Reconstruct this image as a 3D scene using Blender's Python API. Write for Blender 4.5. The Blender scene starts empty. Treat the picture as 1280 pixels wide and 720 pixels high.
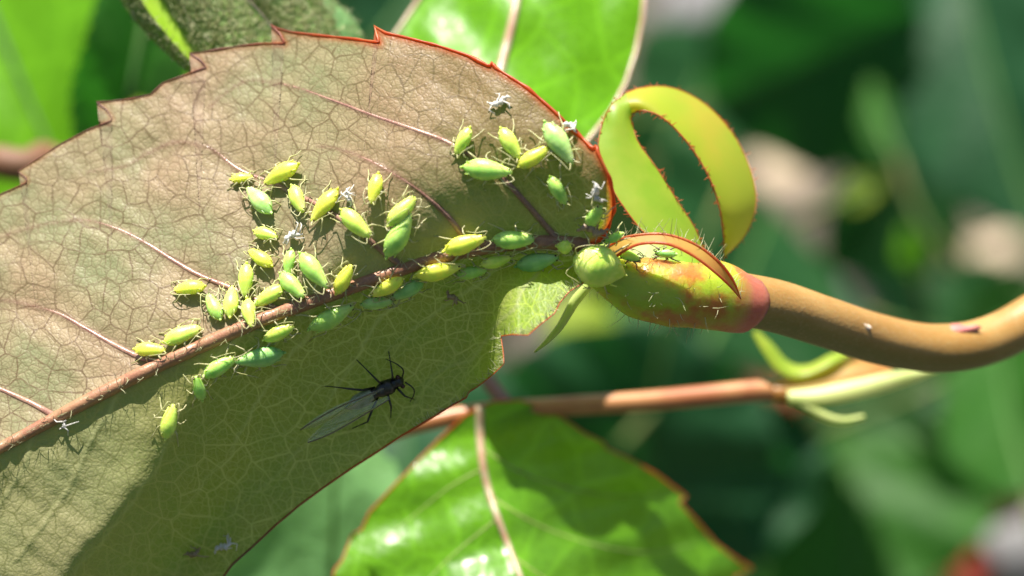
import bpy, math, random
import numpy as np
from mathutils import Vector, Matrix

# Macro scene: 1 Blender unit = 1 centimetre (unit_settings.scale_length below).
scene = bpy.context.scene
scene.unit_settings.system = 'METRIC'
scene.unit_settings.scale_length = 0.01
rnd = random.Random(7)
nrng = np.random.default_rng(11)

# ------------------------------------------------------------------ camera
CAM_A = math.radians(55)            # looks 35 degrees downwards
CAM_H = 46.0                        # height above the soil, cm
DF = 16.0                           # distance to the aphid leaf, cm
K = 0.4 / 1280.0                    # tangent per photo pixel (90 mm lens, 36 mm sensor)
cam_d = bpy.data.cameras.new("camera")
cam = bpy.data.objects.new("camera", cam_d)
scene.collection.objects.link(cam)
cam.location = (0, 0, CAM_H)
cam.rotation_euler = (CAM_A, 0, 0)
cam_d.lens = 90
cam_d.sensor_width = 36
cam_d.clip_start = 0.1
cam_d.clip_end = 60000
cam_d.dof.use_dof = True
cam_d.dof.focus_distance = 16.1
cam_d.dof.aperture_fstop = 0.19
scene.camera = cam
RC = np.array(Matrix.Rotation(CAM_A, 3, 'X'))
CL = np.array([0, 0, CAM_H])

# ------------------------------------------------------------------ light
SUN_C = np.array([-0.15, 0.95, 0.30])          # towards the sun: right, up, towards camera
SUN_C = SUN_C / np.linalg.norm(SUN_C)
SUN_W = RC @ SUN_C
el = math.asin(SUN_W[2]); az = math.atan2(SUN_W[0], SUN_W[1])
world = bpy.data.worlds.new("World")
scene.world = world
world.use_nodes = True
wn = world.node_tree.nodes; wl = world.node_tree.links
bg = wn["Background"]
sky = wn.new("ShaderNodeTexSky")
sky.sky_type = 'NISHITA'
sky.sun_disc = False
sky.sun_elevation = el
sky.sun_rotation = az
wl.new(sky.outputs[0], bg.inputs[0])
bg.inputs[1].default_value = 0.055
sun_d = bpy.data.lights.new("sun", 'SUN')
sun_d.energy = 5.0
sun_d.angle = math.radians(0.5)
sun_d.color = (1.0, 0.94, 0.84)
sun = bpy.data.objects.new("sun", sun_d)
scene.collection.objects.link(sun)
sun.rotation_euler = Vector(SUN_W).to_track_quat('Z', 'Y').to_euler()
sun.location = (0, 0, 120)

scene.view_settings.view_transform = 'Standard'
scene.view_settings.look = 'None'
scene.view_settings.gamma = 1
scene.view_settings.exposure = 1.3
scene.render.engine = 'CYCLES'
scene.cycles.use_denoising = True
scene.cycles.max_bounces = 10
scene.cycles.transmission_bounces = 8
scene.cycles.sample_clamp_indirect = 6

# ------------------------------------------------------------------ helpers
def S(a, b, x):
    t = np.clip((np.asarray(x, float) - a) / (b - a), 0, 1)
    return t * t * (3 - 2 * t)

def Wp(px, py, d):
    """photo pixel (1280 x 720) and distance along the view -> world, cm"""
    px = np.asarray(px, float); py = np.asarray(py, float); d = np.asarray(d, float)
    loc = np.stack([K * (px - 640) * d, -K * (py - 360) * d, -d + 0 * px], -1)
    return loc @ RC.T + CL

def ground_at(px, py):
    v = Wp(px, py, 1.0) - CL
    return CL + v * (-CL[2] / v[2])

def interp_poly(pts, n, smooth=True):
    """resample a polyline (any dimension) to n points by arc length"""
    p = np.asarray(pts, float)
    if smooth and len(p) > 2:
        q = np.vstack([2 * p[0] - p[1], p, 2 * p[-1] - p[-2]])
        out = []
        for i in range(1, len(q) - 2):
            a, b, c, d = q[i - 1], q[i], q[i + 1], q[i + 2]
            for t in np.linspace(0, 1, 12, endpoint=False):
                out.append(0.5 * (2 * b + (c - a) * t + (2 * a - 5 * b + 4 * c - d) * t * t + (3 * b - a - 3 * c + d) * t ** 3))
        out.append(p[-1])
        p = np.array(out)
    seg = np.linalg.norm(np.diff(p[:, :2] if p.shape[1] == 3 and smooth == 'px' else p, axis=0), axis=1)
    s = np.concatenate([[0], np.cumsum(seg)])
    t = np.linspace(0, s[-1], n)
    return np.stack([np.interp(t, s, p[:, k]) for k in range(p.shape[1])], -1)

def set_props(o, label=None, category=None, group=None, kind=None):
    if label: o["label"] = label
    if category: o["category"] = category
    if group: o["group"] = group
    if kind: o["kind"] = kind
    return o

def empty(name, M):
    o = bpy.data.objects.new(name, None)
    o.empty_display_size = 0.1
    scene.collection.objects.link(o)
    o.matrix_world = M
    o["_m"] = 0
    del o["_m"]
    return o

def mesh_obj(name, verts, faces, mat, parent=None, M=None, uv=None, smooth=True):
    """verts in WORLD coordinates; stored local to M"""
    v = np.asarray(verts, float)
    if M is not None:
        Mi = np.array(M.inverted())
        v = v @ Mi[:3, :3].T + Mi[:3, 3]
    me = bpy.data.meshes.new(name)
    me.from_pydata(v.tolist(), [], [list(map(int, f)) for f in faces])
    me.update()
    if smooth:
        me.polygons.foreach_set("use_smooth", [True] * len(me.polygons))
    if uv is not None:
        lay = me.uv_layers.new(name="leaf")
        li = np.empty(len(me.loops), dtype=np.int32)
        me.loops.foreach_get("vertex_index", li)
        lay.data.foreach_set("uv", np.asarray(uv, float)[li].ravel())
    if mat: me.materials.append(mat)
    o = bpy.data.objects.new(name, me)
    scene.collection.objects.link(o)
    if parent is not None:
        o.parent = parent
    elif M is not None:
        o.matrix_world = M
    return o

def frame_at(px, py, d):
    """camera-aligned frame standing at a point of the scene"""
    M = Matrix.Rotation(CAM_A, 4, 'X')
    M.translation = Vector(Wp(px, py, d))
    return M

def tube_geo(path, rad, nseg=8, caps=True):
    p = np.asarray(path, float); n = len(p)
    r = np.broadcast_to(np.asarray(rad, float), (n,))
    t = np.gradient(p, axis=0); t /= np.linalg.norm(t, axis=1)[:, None] + 1e-12
    up = np.array([0.13, 0.2, 0.97])
    if abs(t[0] @ up) > 0.9: up = np.array([1.0, 0.1, 0])
    a = np.cross(t[0], up); a /= np.linalg.norm(a)
    V = []
    for i in range(n):
        a = a - (a @ t[i]) * t[i]; a /= np.linalg.norm(a) + 1e-12
        b = np.cross(t[i], a)
        for k in range(nseg):
            th = 2 * math.pi * k / nseg
            V.append(p[i] + r[i] * (math.cos(th) * a + math.sin(th) * b))
    F = []
    for i in range(n - 1):
        for k in range(nseg):
            k2 = (k + 1) % nseg
            F.append((i * nseg + k, i * nseg + k2, (i + 1) * nseg + k2, (i + 1) * nseg + k))
    if caps:
        F.append(tuple(range(nseg))[::-1]); F.append(tuple((n - 1) * nseg + k for k in range(nseg)))
    return np.array(V), F

def merge(geos):
    V = []; F = []; o = 0
    for v, f in geos:
        V.append(v); F += [tuple(i + o for i in q) for q in f]; o += len(v)
    return np.vstack(V), F

def grid_faces(nr, nc):
    return [(i * nc + j, i * nc + j + 1, (i + 1) * nc + j + 1, (i + 1) * nc + j) for i in range(nr - 1) for j in range(nc - 1)]

def smooth_noise(x, y, seed, scale):
    """cheap smooth noise: sum of a few random sines, about -1..1"""
    r = np.random.default_rng(seed); out = 0
    for k in range(7):
        a = r.uniform(0, 2 * math.pi); f = r.uniform(0.6, 1.7) / scale
        out = out + np.sin((x * math.cos(a) + y * math.sin(a)) * f * 2 * math.pi + r.uniform(0, 7))
    return out / 3.2

# ------------------------------------------------------------------ materials
class NT:
    def __init__(self, name):
        self.m = bpy.data.materials.new(name); self.m.use_nodes = True
        self.t = self.m.node_tree; self.t.nodes.clear()
        self.out = self.t.nodes.new("ShaderNodeOutputMaterial")
    def n(self, typ, **kw):
        nd = self.t.nodes.new(typ)
        for k, v in kw.items():
            if k in nd.inputs.keys() if isinstance(k, str) else False:
                nd.inputs[k].default_value = v
            else:
                setattr(nd, k, v)
        return nd
    def l(self, a, b): self.t.links.new(a, b)
    def mixc(self, f, a, b, typ='MIX'):
        nd = self.t.nodes.new("ShaderNodeMix"); nd.data_type = 'RGBA'; nd.blend_type = typ
        for sock, v in ((nd.inputs[0], f), (nd.inputs[6], a), (nd.inputs[7], b)):
            if isinstance(v, bpy.types.NodeSocket): self.l(v, sock)
            else: sock.default_value = v if not isinstance(v, tuple) else (*v, 1)[:4]
        return nd.outputs[2]
    def math(self, op, a, b=None, c=None):
        nd = self.t.nodes.new("ShaderNodeMath"); nd.operation = op
        for i, v in enumerate((a, b, c)):
            if v is None: continue
            if isinstance(v, bpy.types.NodeSocket): self.l(v, nd.inputs[i])
            else: nd.inputs[i].default_value = v
        return nd.outputs[0]
    def ramp(self, f, lo, hi, a=0.0, b=1.0):
        nd = self.t.nodes.new("ShaderNodeMapRange"); nd.interpolation_type = 'SMOOTHSTEP'
        self.l(f, nd.inputs[0])
        for i, v in enumerate((lo, hi, a, b)): nd.inputs[i + 1].default_value = v
        return nd.outputs[0]
    def noise(self, vec, scale, detail=3, rough=0.55):
        nd = self.t.nodes.new("ShaderNodeTexNoise")
        nd.inputs["Scale"].default_value = scale; nd.inputs["Detail"].default_value = detail; nd.inputs["Roughness"].default_value = rough
        if vec is not None: self.l(vec, nd.inputs["Vector"])
        return nd
    def voro_edge(self, vec, scale, rand=1.0):
        nd = self.t.nodes.new("ShaderNodeTexVoronoi"); nd.feature = 'DISTANCE_TO_EDGE'; nd.voronoi_dimensions = '2D'
        nd.inputs["Scale"].default_value = scale; nd.inputs["Randomness"].default_value = rand
        self.l(vec, nd.inputs["Vector"])
        return nd.outputs["Distance"]
    def bump(self, h, strength, dist):
        nd = self.t.nodes.new("ShaderNodeBump")
        nd.inputs["Strength"].default_value = strength; nd.inputs["Distance"].default_value = dist
        self.l(h, nd.inputs["Height"])
        return nd.outputs[0]
    def leafmix(self, refl, trans, fac, rough=0.45, spec=0.5, normal=None, coat=0.0, sheen=0.0):
        p = self.t.nodes.new("ShaderNodeBsdfPrincipled")
        tr = self.t.nodes.new("ShaderNodeBsdfTranslucent")
        mx = self.t.nodes.new("ShaderNodeMixShader")
        for v, s in ((refl, p.inputs["Base Color"]), (trans, tr.inputs["Color"]), (fac, mx.inputs[0]), (rough, p.inputs["Roughness"])):
            if isinstance(v, bpy.types.NodeSocket): self.l(v, s)
            else: s.default_value = (*v, 1) if isinstance(v, tuple) else v
        p.inputs["Specular IOR Level"].default_value = spec
        p.inputs["Coat Weight"].default_value = coat
        p.inputs["Coat Roughness"].default_value = 0.25
        p.inputs["Sheen Weight"].default_value = sheen
        if normal is not None:
            self.l(normal, p.inputs["Normal"]); self.l(normal, tr.inputs["Normal"])
        self.l(p.outputs[0], mx.inputs[1]); self.l(tr.outputs[0], mx.inputs[2])
        self.l(mx.outputs[0], self.out.inputs[0])
        return self.m

def warped_uv(t, amp=0.12, scale=3.0):
    uvn = t.n("ShaderNodeUVMap"); uvn.uv_map = "leaf"
    ns = t.noise(uvn.outputs[0], scale, 2)
    v1 = t.n("ShaderNodeVectorMath"); v1.operation = 'SUBTRACT'; t.l(ns.outputs["Color"], v1.inputs[0]); v1.inputs[1].default_value = (.5, .5, .5)
    v2 = t.n("ShaderNodeVectorMath"); v2.operation = 'SCALE'; t.l(v1.outputs[0], v2.inputs[0]); v2.inputs["Scale"].default_value = amp
    v3 = t.n("ShaderNodeVectorMath"); v3.operation = 'ADD'; t.l(uvn.outputs[0], v3.inputs[0]); t.l(v2.outputs[0], v3.inputs[1])
    return uvn.outputs[0], v3.outputs[0]

def mat_main_leaf():
    t = NT("leaf_underside")
    uv, wuv = warped_uv(t, 0.10, 4.0)
    e1 = t.voro_edge(wuv, 3.1); e2 = t.voro_edge(wuv, 8.5); e3 = t.voro_edge(wuv, 19)
    nbig = t.noise(uv, 0.55, 3).outputs[0]; nmid = t.noise(uv, 2.2, 4).outputs[0]; nf = t.noise(uv, 30, 3, .65).outputs[0]
    w1 = t.math('MULTIPLY', t.ramp(e1, 0.052, 0.014), t.ramp(nmid, 0.30, 0.55, 0.45, 1.0))
    w2 = t.math('MULTIPLY', t.ramp(e2, 0.10, 0.025), 0.62)
    w3 = t.math('MULTIPLY', t.ramp(e3, 0.2, 0.05), 0.25)
    vein = t.math('MAXIMUM', t.math('MAXIMUM', w1, w2), w3)
    sep = t.n("ShaderNodeSeparateXYZ"); t.l(uv, sep.inputs[0])
    # pigment: greyish green, flushed pinkish brown in patches and towards the stalk
    col = t.mixc(t.ramp(nbig, 0.36, 0.64), (0.36, 0.38, 0.20), (0.54, 0.34, 0.225))
    col = t.mixc(t.ramp(nmid, 0.35, 0.7, 0, 0.55), col, (0.53, 0.45, 0.26))
    # uv.x and uv.y are leaf coordinates in half centimetres
    brown = t.math('MULTIPLY', t.ramp(sep.outputs[0], 3.6, 6.6), t.ramp(sep.outputs[1], -3.0, -2.2))
    col = t.mixc(t.math('MULTIPLY', brown, 0.75), col, (0.24, 0.115, 0.03))
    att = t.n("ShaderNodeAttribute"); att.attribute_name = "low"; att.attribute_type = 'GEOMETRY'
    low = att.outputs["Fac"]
    lowc = t.mixc(t.ramp(sep.outputs[0], 0.8, 3.0), (0.36, 0.38, 0.16), (0.25, 0.32, 0.022))  # lower half's own green, with lit left and shaded right put into colour
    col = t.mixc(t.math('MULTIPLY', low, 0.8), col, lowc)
    att2 = t.n("ShaderNodeAttribute"); att2.attribute_name = "young"; att2.attribute_type = 'GEOMETRY'
    yng = att2.outputs["Fac"]
    col = t.mixc(yng, col, (0.17, 0.30, 0.012))
    col = t.mixc(t.ramp(nf, 0.3, 0.8, 0.0, 0.35), col, (0.62, 0.52, 0.34))
    vlow = t.mixc(t.ramp(sep.outputs[0], 1.6, 3.4), (0.16, 0.16, 0.06), (0.42, 0.48, 0.14))  # veins painted paler to the right, imitating light shining through the shaded half
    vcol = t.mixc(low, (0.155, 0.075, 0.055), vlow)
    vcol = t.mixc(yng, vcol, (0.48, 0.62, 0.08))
    att3 = t.n("ShaderNodeAttribute"); att3.attribute_name = "rib"; att3.attribute_type = 'GEOMETRY'
    att4 = t.n("ShaderNodeAttribute"); att4.attribute_name = "flush"; att4.attribute_type = 'GEOMETRY'
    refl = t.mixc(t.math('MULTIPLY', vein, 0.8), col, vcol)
    refl = t.mixc(t.math('MULTIPLY', att3.outputs['Fac'], 0.85), refl, (0.40, 0.42, 0.20))
    att5 = t.n("ShaderNodeAttribute"); att5.attribute_name = "ribup"; att5.attribute_type = 'GEOMETRY'
    refl = t.mixc(t.math('MULTIPLY', att5.outputs['Fac'], 0.85), refl, (0.27, 0.125, 0.095))
    refl = t.mixc(t.math('MULTIPLY', att4.outputs['Fac'], 0.9), refl, (0.42, 0.11, 0.03))
    tcol = t.mixc(nmid, (0.11, 0.25, 0.001), (0.20, 0.25, 0.003))
    trans = t.mixc(vein, tcol, (0.40, 0.46, 0.12))
    trans = t.mixc(yng, trans, (0.45, 0.70, 0.03))
    trans = t.mixc(t.math('MULTIPLY', att3.outputs['Fac'], 0.85), trans, (0.42, 0.48, 0.14))
    trans = t.mixc(t.math('MULTIPLY', att4.outputs['Fac'], 0.9), trans, (0.6, 0.13, 0.02))
    h = t.math('SUBTRACT', t.math('ADD', t.math('MULTIPLY', t.ramp(e2, 0.0, 0.3), 0.7), t.math('MULTIPLY', t.ramp(e3, 0.0, 0.35), 0.5)), t.math('MULTIPLY', w1, -0.1))
    h = t.math('ADD', h, t.math('MULTIPLY', nf, 0.9))
    nrm = t.bump(h, 0.32, 0.006)
    rough = t.ramp(nf, 0.3, 0.7, 0.36, 0.62)
    return t.leafmix(refl, trans, 0.52, rough, 0.32, nrm)

def mat_vein(name, base, spec=0.6, tr=(0.5, 0.45, 0.1), tint=(0.5, 0.35, 0.25), rough=0.38, fac=0.2):
    t = NT(name)
    co = t.n("ShaderNodeTexCoord").outputs["Object"]
    n = t.noise(co, 9, 4).outputs[0]; nf = t.noise(co, 70, 2).outputs[0]
    col = t.mixc(t.ramp(n, 0.35, 0.68), base, tint)
    col = t.mixc(t.ramp(nf, 0.4, 0.75, 0, 0.3), col, tuple(min(1, c * 1.7) for c in tint))
    return t.leafmix(col, tr, fac, rough, spec, t.bump(nf, 0.4, 0.006))

def mat_edge():
    # leaf margin: orange red by the stalk, dull brownish pink towards the tip
    t = NT("leaf_margin")
    co = t.n("ShaderNodeTexCoord").outputs["Object"]
    sep = t.n("ShaderNodeSeparateXYZ"); t.l(co, sep.inputs[0])
    n = t.noise(co, 6, 4).outputs[0]
    f = t.math('ADD', t.ramp(sep.outputs[0], -3.6, -2.2), t.math('MULTIPLY', t.math('SUBTRACT', n, 0.5), 0.7))
    col = t.mixc(f, (0.22, 0.10, 0.085), (0.46, 0.10, 0.025))
    col = t.mixc(t.ramp(n, 0.5, 0.7, 0, 0.6), col, (0.55, 0.28, 0.10))
    tr = t.mixc(f, (0.35, 0.18, 0.08), (0.95, 0.25, 0.03))
    return t.leafmix(col, tr, 0.5, 0.35, 0.5)

def mat_leaf(name, refl, refl2, tr, fac=0.4, rough=0.34, spec=0.5, vs=1.0, veincol=None, coat=0.0, vein_amt=0.35, bump=0.012):
    """upper side of an ordinary leaf: uv is across and along the blade, in centimetres / 2"""
    t = NT(name)
    uv, wuv = warped_uv(t, 0.2, 2.0)
    e1 = t.voro_edge(wuv, 2.0 * vs); e2 = t.voro_edge(wuv, 6.5 * vs)
    n = t.noise(uv, 1.3, 4).outputs[0]; nf = t.noise(uv, 14, 3).outputs[0]
    v = t.math('MAXIMUM', t.ramp(e1, 0.09, 0.02), t.math('MULTIPLY', t.ramp(e2, 0.13, 0.03), 0.5))
    col = t.mixc(t.ramp(n, 0.32, 0.68), refl, refl2)
    vc = veincol or tuple(c * 1.7 for c in refl2)
    col = t.mixc(t.math('MULTIPLY', v, vein_amt), col, vc)
    trc = t.mixc(t.math('MULTIPLY', v, vein_amt), tr, tuple(min(1, c * 1.6 + 0.02) for c in tr))
    h = t.math('ADD', t.math('ADD', t.ramp(e1, 0, 0.3), t.math('MULTIPLY', t.ramp(e2, 0, 0.3), 0.35)), t.math('MULTIPLY', nf, 0.3))
    r = t.ramp(nf, 0.3, 0.7, rough - 0.06, rough + 0.12)
    return t.leafmix(col, trc, fac, r, spec, t.bump(h, 0.55, bump), coat)

def mat_aphid(name, base, deep, pale):
    t = NT(name)
    co = t.n("ShaderNodeTexCoord").outputs["Object"]
    sep = t.n("ShaderNodeSeparateXYZ"); t.l(co, sep.inputs[0])
    n = t.noise(co, 16, 3).outputs[0]; nf = t.noise(co, 90, 2).outputs[0]
    col = t.mixc(t.ramp(n, 0.35, 0.7), base, deep)
    # paler head end, faint green line down the back
    col = t.mixc(t.ramp(sep.outputs[0], 0.03, 0.13, 0, 0.45), col, pale)
    ay = t.math('ABSOLUTE', sep.outputs[1])
    col = t.mixc(t.ramp(ay, 0.018, 0.002, 0, 0.45), col, deep)
    p = t.n("ShaderNodeBsdfPrincipled")
    t.l(col, p.inputs["Base Color"])
    p.inputs["Roughness"].default_value = 0.40
    p.inputs["Specular IOR Level"].default_value = 0.45
    p.inputs["Subsurface Weight"].default_value = 0.75
    p.inputs["Subsurface Radius"].default_value = (0.9, 1.0, 0.25)
    p.inputs["Subsurface Scale"].default_value = 0.06
    t.l(t.bump(t.math('ADD', n, t.math('MULTIPLY', nf, 0.4)), 0.35, 0.006), p.inputs["Normal"])
    t.l(p.outputs[0], t.out.inputs[0])
    return t.m

def mat_plain(name, a, b, scale=8, rough=0.5, spec=0.4, tr=None, fac=0.3, bump=0.01):
    t = NT(name)
    co = t.n("ShaderNodeTexCoord").outputs["Object"]
    n = t.noise(co, scale, 5).outputs[0]
    col = t.mixc(t.ramp(n, 0.35, 0.65), a, b)
    nrm = t.bump(n, 0.5, bump)
    if tr: return t.leafmix(col, tr, fac, rough, spec, nrm)
    p = t.n("ShaderNodeBsdfPrincipled"); t.l(col, p.inputs["Base Color"]); t.l(nrm, p.inputs["Normal"])
    p.inputs["Roughness"].default_value = rough; p.inputs["Specular IOR Level"].default_value = spec
    t.l(p.outputs[0], t.out.inputs[0])
    return t.m

def mat_wing():
    t = NT("wing_membrane")
    co = t.n("ShaderNodeTexCoord").outputs["Object"]
    n = t.noise(co, 20, 3).outputs[0]
    p = t.n("ShaderNodeBsdfPrincipled")
    t.l(t.mixc(n, (0.50, 0.54, 0.38), (0.66, 0.68, 0.55)), p.inputs["Base Color"])
    p.inputs["Roughness"].default_value = 0.25
    tr = t.n("ShaderNodeBsdfTransparent"); tr.inputs[0].default_value = (0.93, 0.95, 0.88, 1)
    mx = t.n("ShaderNodeMixShader"); mx.inputs[0].default_value = 0.34
    t.l(tr.outputs[0], mx.inputs[1]); t.l(p.outputs[0], mx.inputs[2]); t.l(mx.outputs[0], t.out.inputs[0])
    return t.m

def mat_soil():
    t = NT("soil")
    co = t.n("ShaderNodeTexCoord").outputs["Object"]
    n = t.noise(co, 0.06, 6).outputs[0]; nf = t.noise(co, 0.7, 6, .65).outputs[0]
    col = t.mixc(t.ramp(n, 0.35, 0.65), (0.05, 0.037, 0.026), (0.085, 0.068, 0.052))
    col = t.mixc(t.ramp(nf, 0.5, 0.75, 0, 0.7), col, (0.14, 0.12, 0.10))
    p = t.n("ShaderNodeBsdfPrincipled"); t.l(col, p.inputs["Base Color"]); p.inputs["Roughness"].default_value = 0.95
    t.l(t.bump(nf, 0.8, 0.6), p.inputs["Normal"])
    t.l(p.outputs[0], t.out.inputs[0])
    return t.m

MT = {
    'main': mat_main_leaf(),
    'midrib': mat_vein("midrib_pink", (0.33, 0.145, 0.09), tint=(0.42, 0.22, 0.12)),
    'sidevein': mat_vein("side_vein_pink", (0.27, 0.13, 0.10), tint=(0.42, 0.25, 0.18), rough=0.28),
    'lowvein': mat_vein("side_vein_green", (0.44, 0.50, 0.20), tint=(0.52, 0.56, 0.26), tr=(0.8, 0.85, 0.4), fac=0.65),
    'margin': mat_vein("margin_red", (0.36, 0.09, 0.03), tint=(0.50, 0.22, 0.07), tr=(0.9, 0.25, 0.04), fac=0.5, rough=0.35),
    'edge': mat_edge(),
    'stem': None,
    'paleveins': mat_vein("midrib_pale", (0.50, 0.44, 0.30), tint=(0.45, 0.26, 0.17), tr=(0.6, 0.6, 0.3), rough=0.3),
    'bright': mat_leaf("leaf_bright_green", (0.11, 0.32, 0.008), (0.13, 0.37, 0.010), (0.30, 0.78, 0.006), 0.5, 0.34, 0.32, 0.8, bump=0.005),
    'lower': mat_leaf("leaf_fresh_green", (0.085, 0.24, 0.012), (0.12, 0.31, 0.016), (0.26, 0.62, 0.006), 0.45, 0.27, 0.45, 0.8, bump=0.005),
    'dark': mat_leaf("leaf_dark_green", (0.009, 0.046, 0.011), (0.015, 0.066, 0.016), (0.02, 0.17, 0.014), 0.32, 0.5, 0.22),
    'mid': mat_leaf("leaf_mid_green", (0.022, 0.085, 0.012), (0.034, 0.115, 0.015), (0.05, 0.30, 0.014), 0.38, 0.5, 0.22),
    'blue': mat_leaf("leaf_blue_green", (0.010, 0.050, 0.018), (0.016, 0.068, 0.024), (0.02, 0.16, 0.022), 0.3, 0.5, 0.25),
    'pale': mat_leaf("leaf_pale_green", (0.14, 0.30, 0.10), (0.18, 0.37, 0.14), (0.2, 0.5, 0.08), 0.4, 0.45, 0.45),
    'yellow': mat_leaf("leaf_yellow_green", (0.22, 0.33, 0.03), (0.30, 0.38, 0.05), (0.5, 0.65, 0.03), 0.45, 0.4, 0.45),
    'dry': mat_leaf("leaf_dry", (0.40, 0.30, 0.19), (0.50, 0.40, 0.28), (0.45, 0.3, 0.15), 0.25, 0.6, 0.3),
    'red': mat_leaf("leaf_red", (0.28, 0.035, 0.03), (0.36, 0.07, 0.04), (0.5, 0.06, 0.03), 0.35, 0.45, 0.4),
    'hairy': mat_leaf("young_leaf_downy", (0.08, 0.16, 0.03), (0.15, 0.23, 0.05), (0.16, 0.30, 0.02), 0.3, 0.62, 0.4, 2.6, (0.02, 0.05, 0.01), vein_amt=0.75, bump=0.05),
    'groove': mat_plain("young_leaf_groove", (0.30, 0.52, 0.03), (0.42, 0.62, 0.06), 6, 0.4, 0.5, (0.5, 0.8, 0.05), 0.4),
    'hairpale': mat_plain("pale_hair", (0.50, 0.52, 0.26), (0.66, 0.66, 0.42), 6, 0.5, 0.5, (0.5, 0.5, 0.3), 0.3),
    'brownstem': mat_plain("twig_brown", (0.16, 0.075, 0.04), (0.24, 0.12, 0.06), 1.5, 0.6),
    'redstem': mat_plain("twig_dark_red", (0.10, 0.025, 0.022), (0.16, 0.05, 0.035), 1.5, 0.5),
    'petiole': mat_plain("petiole_russet", (0.34, 0.115, 0.045), (0.42, 0.19, 0.075), 2.5, 0.4, 0.5),
    'stip_orange': mat_plain("stipule_orange", (0.42, 0.19, 0.05), (0.46, 0.30, 0.07), 3, 0.42, 0.45, (0.7, 0.35, 0.05), 0.35),
    'stip_green': mat_plain("stipule_green", (0.25, 0.42, 0.03), (0.36, 0.46, 0.05), 3, 0.42, 0.45, (0.5, 0.75, 0.04), 0.45),
    'stip_pale': mat_plain("stipule_pale", (0.48, 0.60, 0.16), (0.58, 0.64, 0.25), 3, 0.42, 0.45, (0.6, 0.7, 0.2), 0.35),
    'skin': mat_plain("shed_skin", (0.70, 0.68, 0.62), (0.82, 0.80, 0.76), 20, 0.35, 0.5, (0.8, 0.78, 0.7), 0.3),
    'skin_brown': mat_plain("shed_skin_tan", (0.40, 0.28, 0.18), (0.55, 0.42, 0.28), 20, 0.4, 0.5, (0.5, 0.4, 0.2), 0.3),
    'leg': mat_plain("aphid_leg", (0.55, 0.56, 0.24), (0.66, 0.62, 0.38), 12, 0.35, 0.5, (0.6, 0.6, 0.2), 0.35),
    'legtip': mat_plain("aphid_leg_brown", (0.12, 0.09, 0.05), (0.2, 0.14, 0.08), 12, 0.4, 0.5),
    'bgvein': mat_plain("far_midrib", (0.05, 0.13, 0.03), (0.08, 0.17, 0.04), 2, 0.6, 0.2),
    'bgstalk': mat_plain("far_stalk", (0.07, 0.12, 0.03), (0.12, 0.13, 0.04), 2, 0.6, 0.2),
    'eye': mat_plain("aphid_eye", (0.03, 0.008, 0.006), (0.06, 0.012, 0.01), 20, 0.2, 0.6),
    'black': mat_plain("winged_aphid_black", (0.008, 0.008, 0.008), (0.03, 0.028, 0.022), 22, 0.28, 0.55, bump=0.02),
    'abdomen': mat_plain("winged_aphid_abdomen", (0.20, 0.24, 0.13), (0.34, 0.36, 0.25), 22, 0.35, 0.5),
    'wing': mat_wing(),
    'stone': mat_plain("stone_grey", (0.20, 0.195, 0.195), (0.28, 0.275, 0.27), 1.2, 0.8, 0.3, bump=0.1),
    'stone_b': mat_plain("stone_beige", (0.42, 0.33, 0.22), (0.50, 0.41, 0.29), 1.2, 0.8, 0.3, bump=0.1),
    'soil': mat_soil(),
}
APH = {
    'yellow': mat_aphid("aphid_yellow", (0.82, 0.84, 0.11), (0.66, 0.80, 0.08), (0.90, 0.86, 0.28)),
    'lime': mat_aphid("aphid_lime", (0.66, 0.82, 0.15), (0.50, 0.74, 0.10), (0.84, 0.85, 0.32)),
    'green': mat_aphid("aphid_green", (0.50, 0.76, 0.17), (0.32, 0.62, 0.11), (0.70, 0.80, 0.30)),
    'pale': mat_aphid("aphid_pale_green", (0.50, 0.75, 0.24), (0.30, 0.58, 0.15), (0.70, 0.80, 0.36)),
    'teal': mat_aphid("aphid_sea_green", (0.36, 0.64, 0.20), (0.22, 0.50, 0.14), (0.56, 0.72, 0.30)),
}

def mat_stem():
    t = NT("stem_bronze")
    co = t.n("ShaderNodeTexCoord").outputs["Object"]
    geo = t.n("ShaderNodeUVMap"); geo.uv_map = "leaf"
    n = t.noise(co, 2.2, 5).outputs[0]; nf = t.noise(co, 40, 3).outputs[0]
    sep = t.n("ShaderNodeSeparateXYZ"); t.l(geo.outputs[0], sep.inputs[0])
    col = t.mixc(t.ramp(n, 0.35, 0.65), (0.33, 0.18, 0.045), (0.40, 0.235, 0.07))
    # turns darker green towards the underside
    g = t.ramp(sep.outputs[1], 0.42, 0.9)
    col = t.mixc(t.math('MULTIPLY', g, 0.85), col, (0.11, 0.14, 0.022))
    col = t.mixc(t.ramp(nf, 0.5, 0.8, 0, 0.25), col, (0.5, 0.38, 0.22))
    p = t.n("ShaderNodeBsdfPrincipled"); t.l(col, p.inputs["Base Color"]); p.inputs["Roughness"].default_value = 0.42
    p.inputs["Subsurface Weight"].default_value = 0.2; p.inputs["Subsurface Scale"].default_value = 0.05
    t.l(t.bump(nf, 0.3, 0.01), p.inputs["Normal"])
    t.l(p.outputs[0], t.out.inputs[0])
    return t.m
MT['stem'] = mat_stem()

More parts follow.
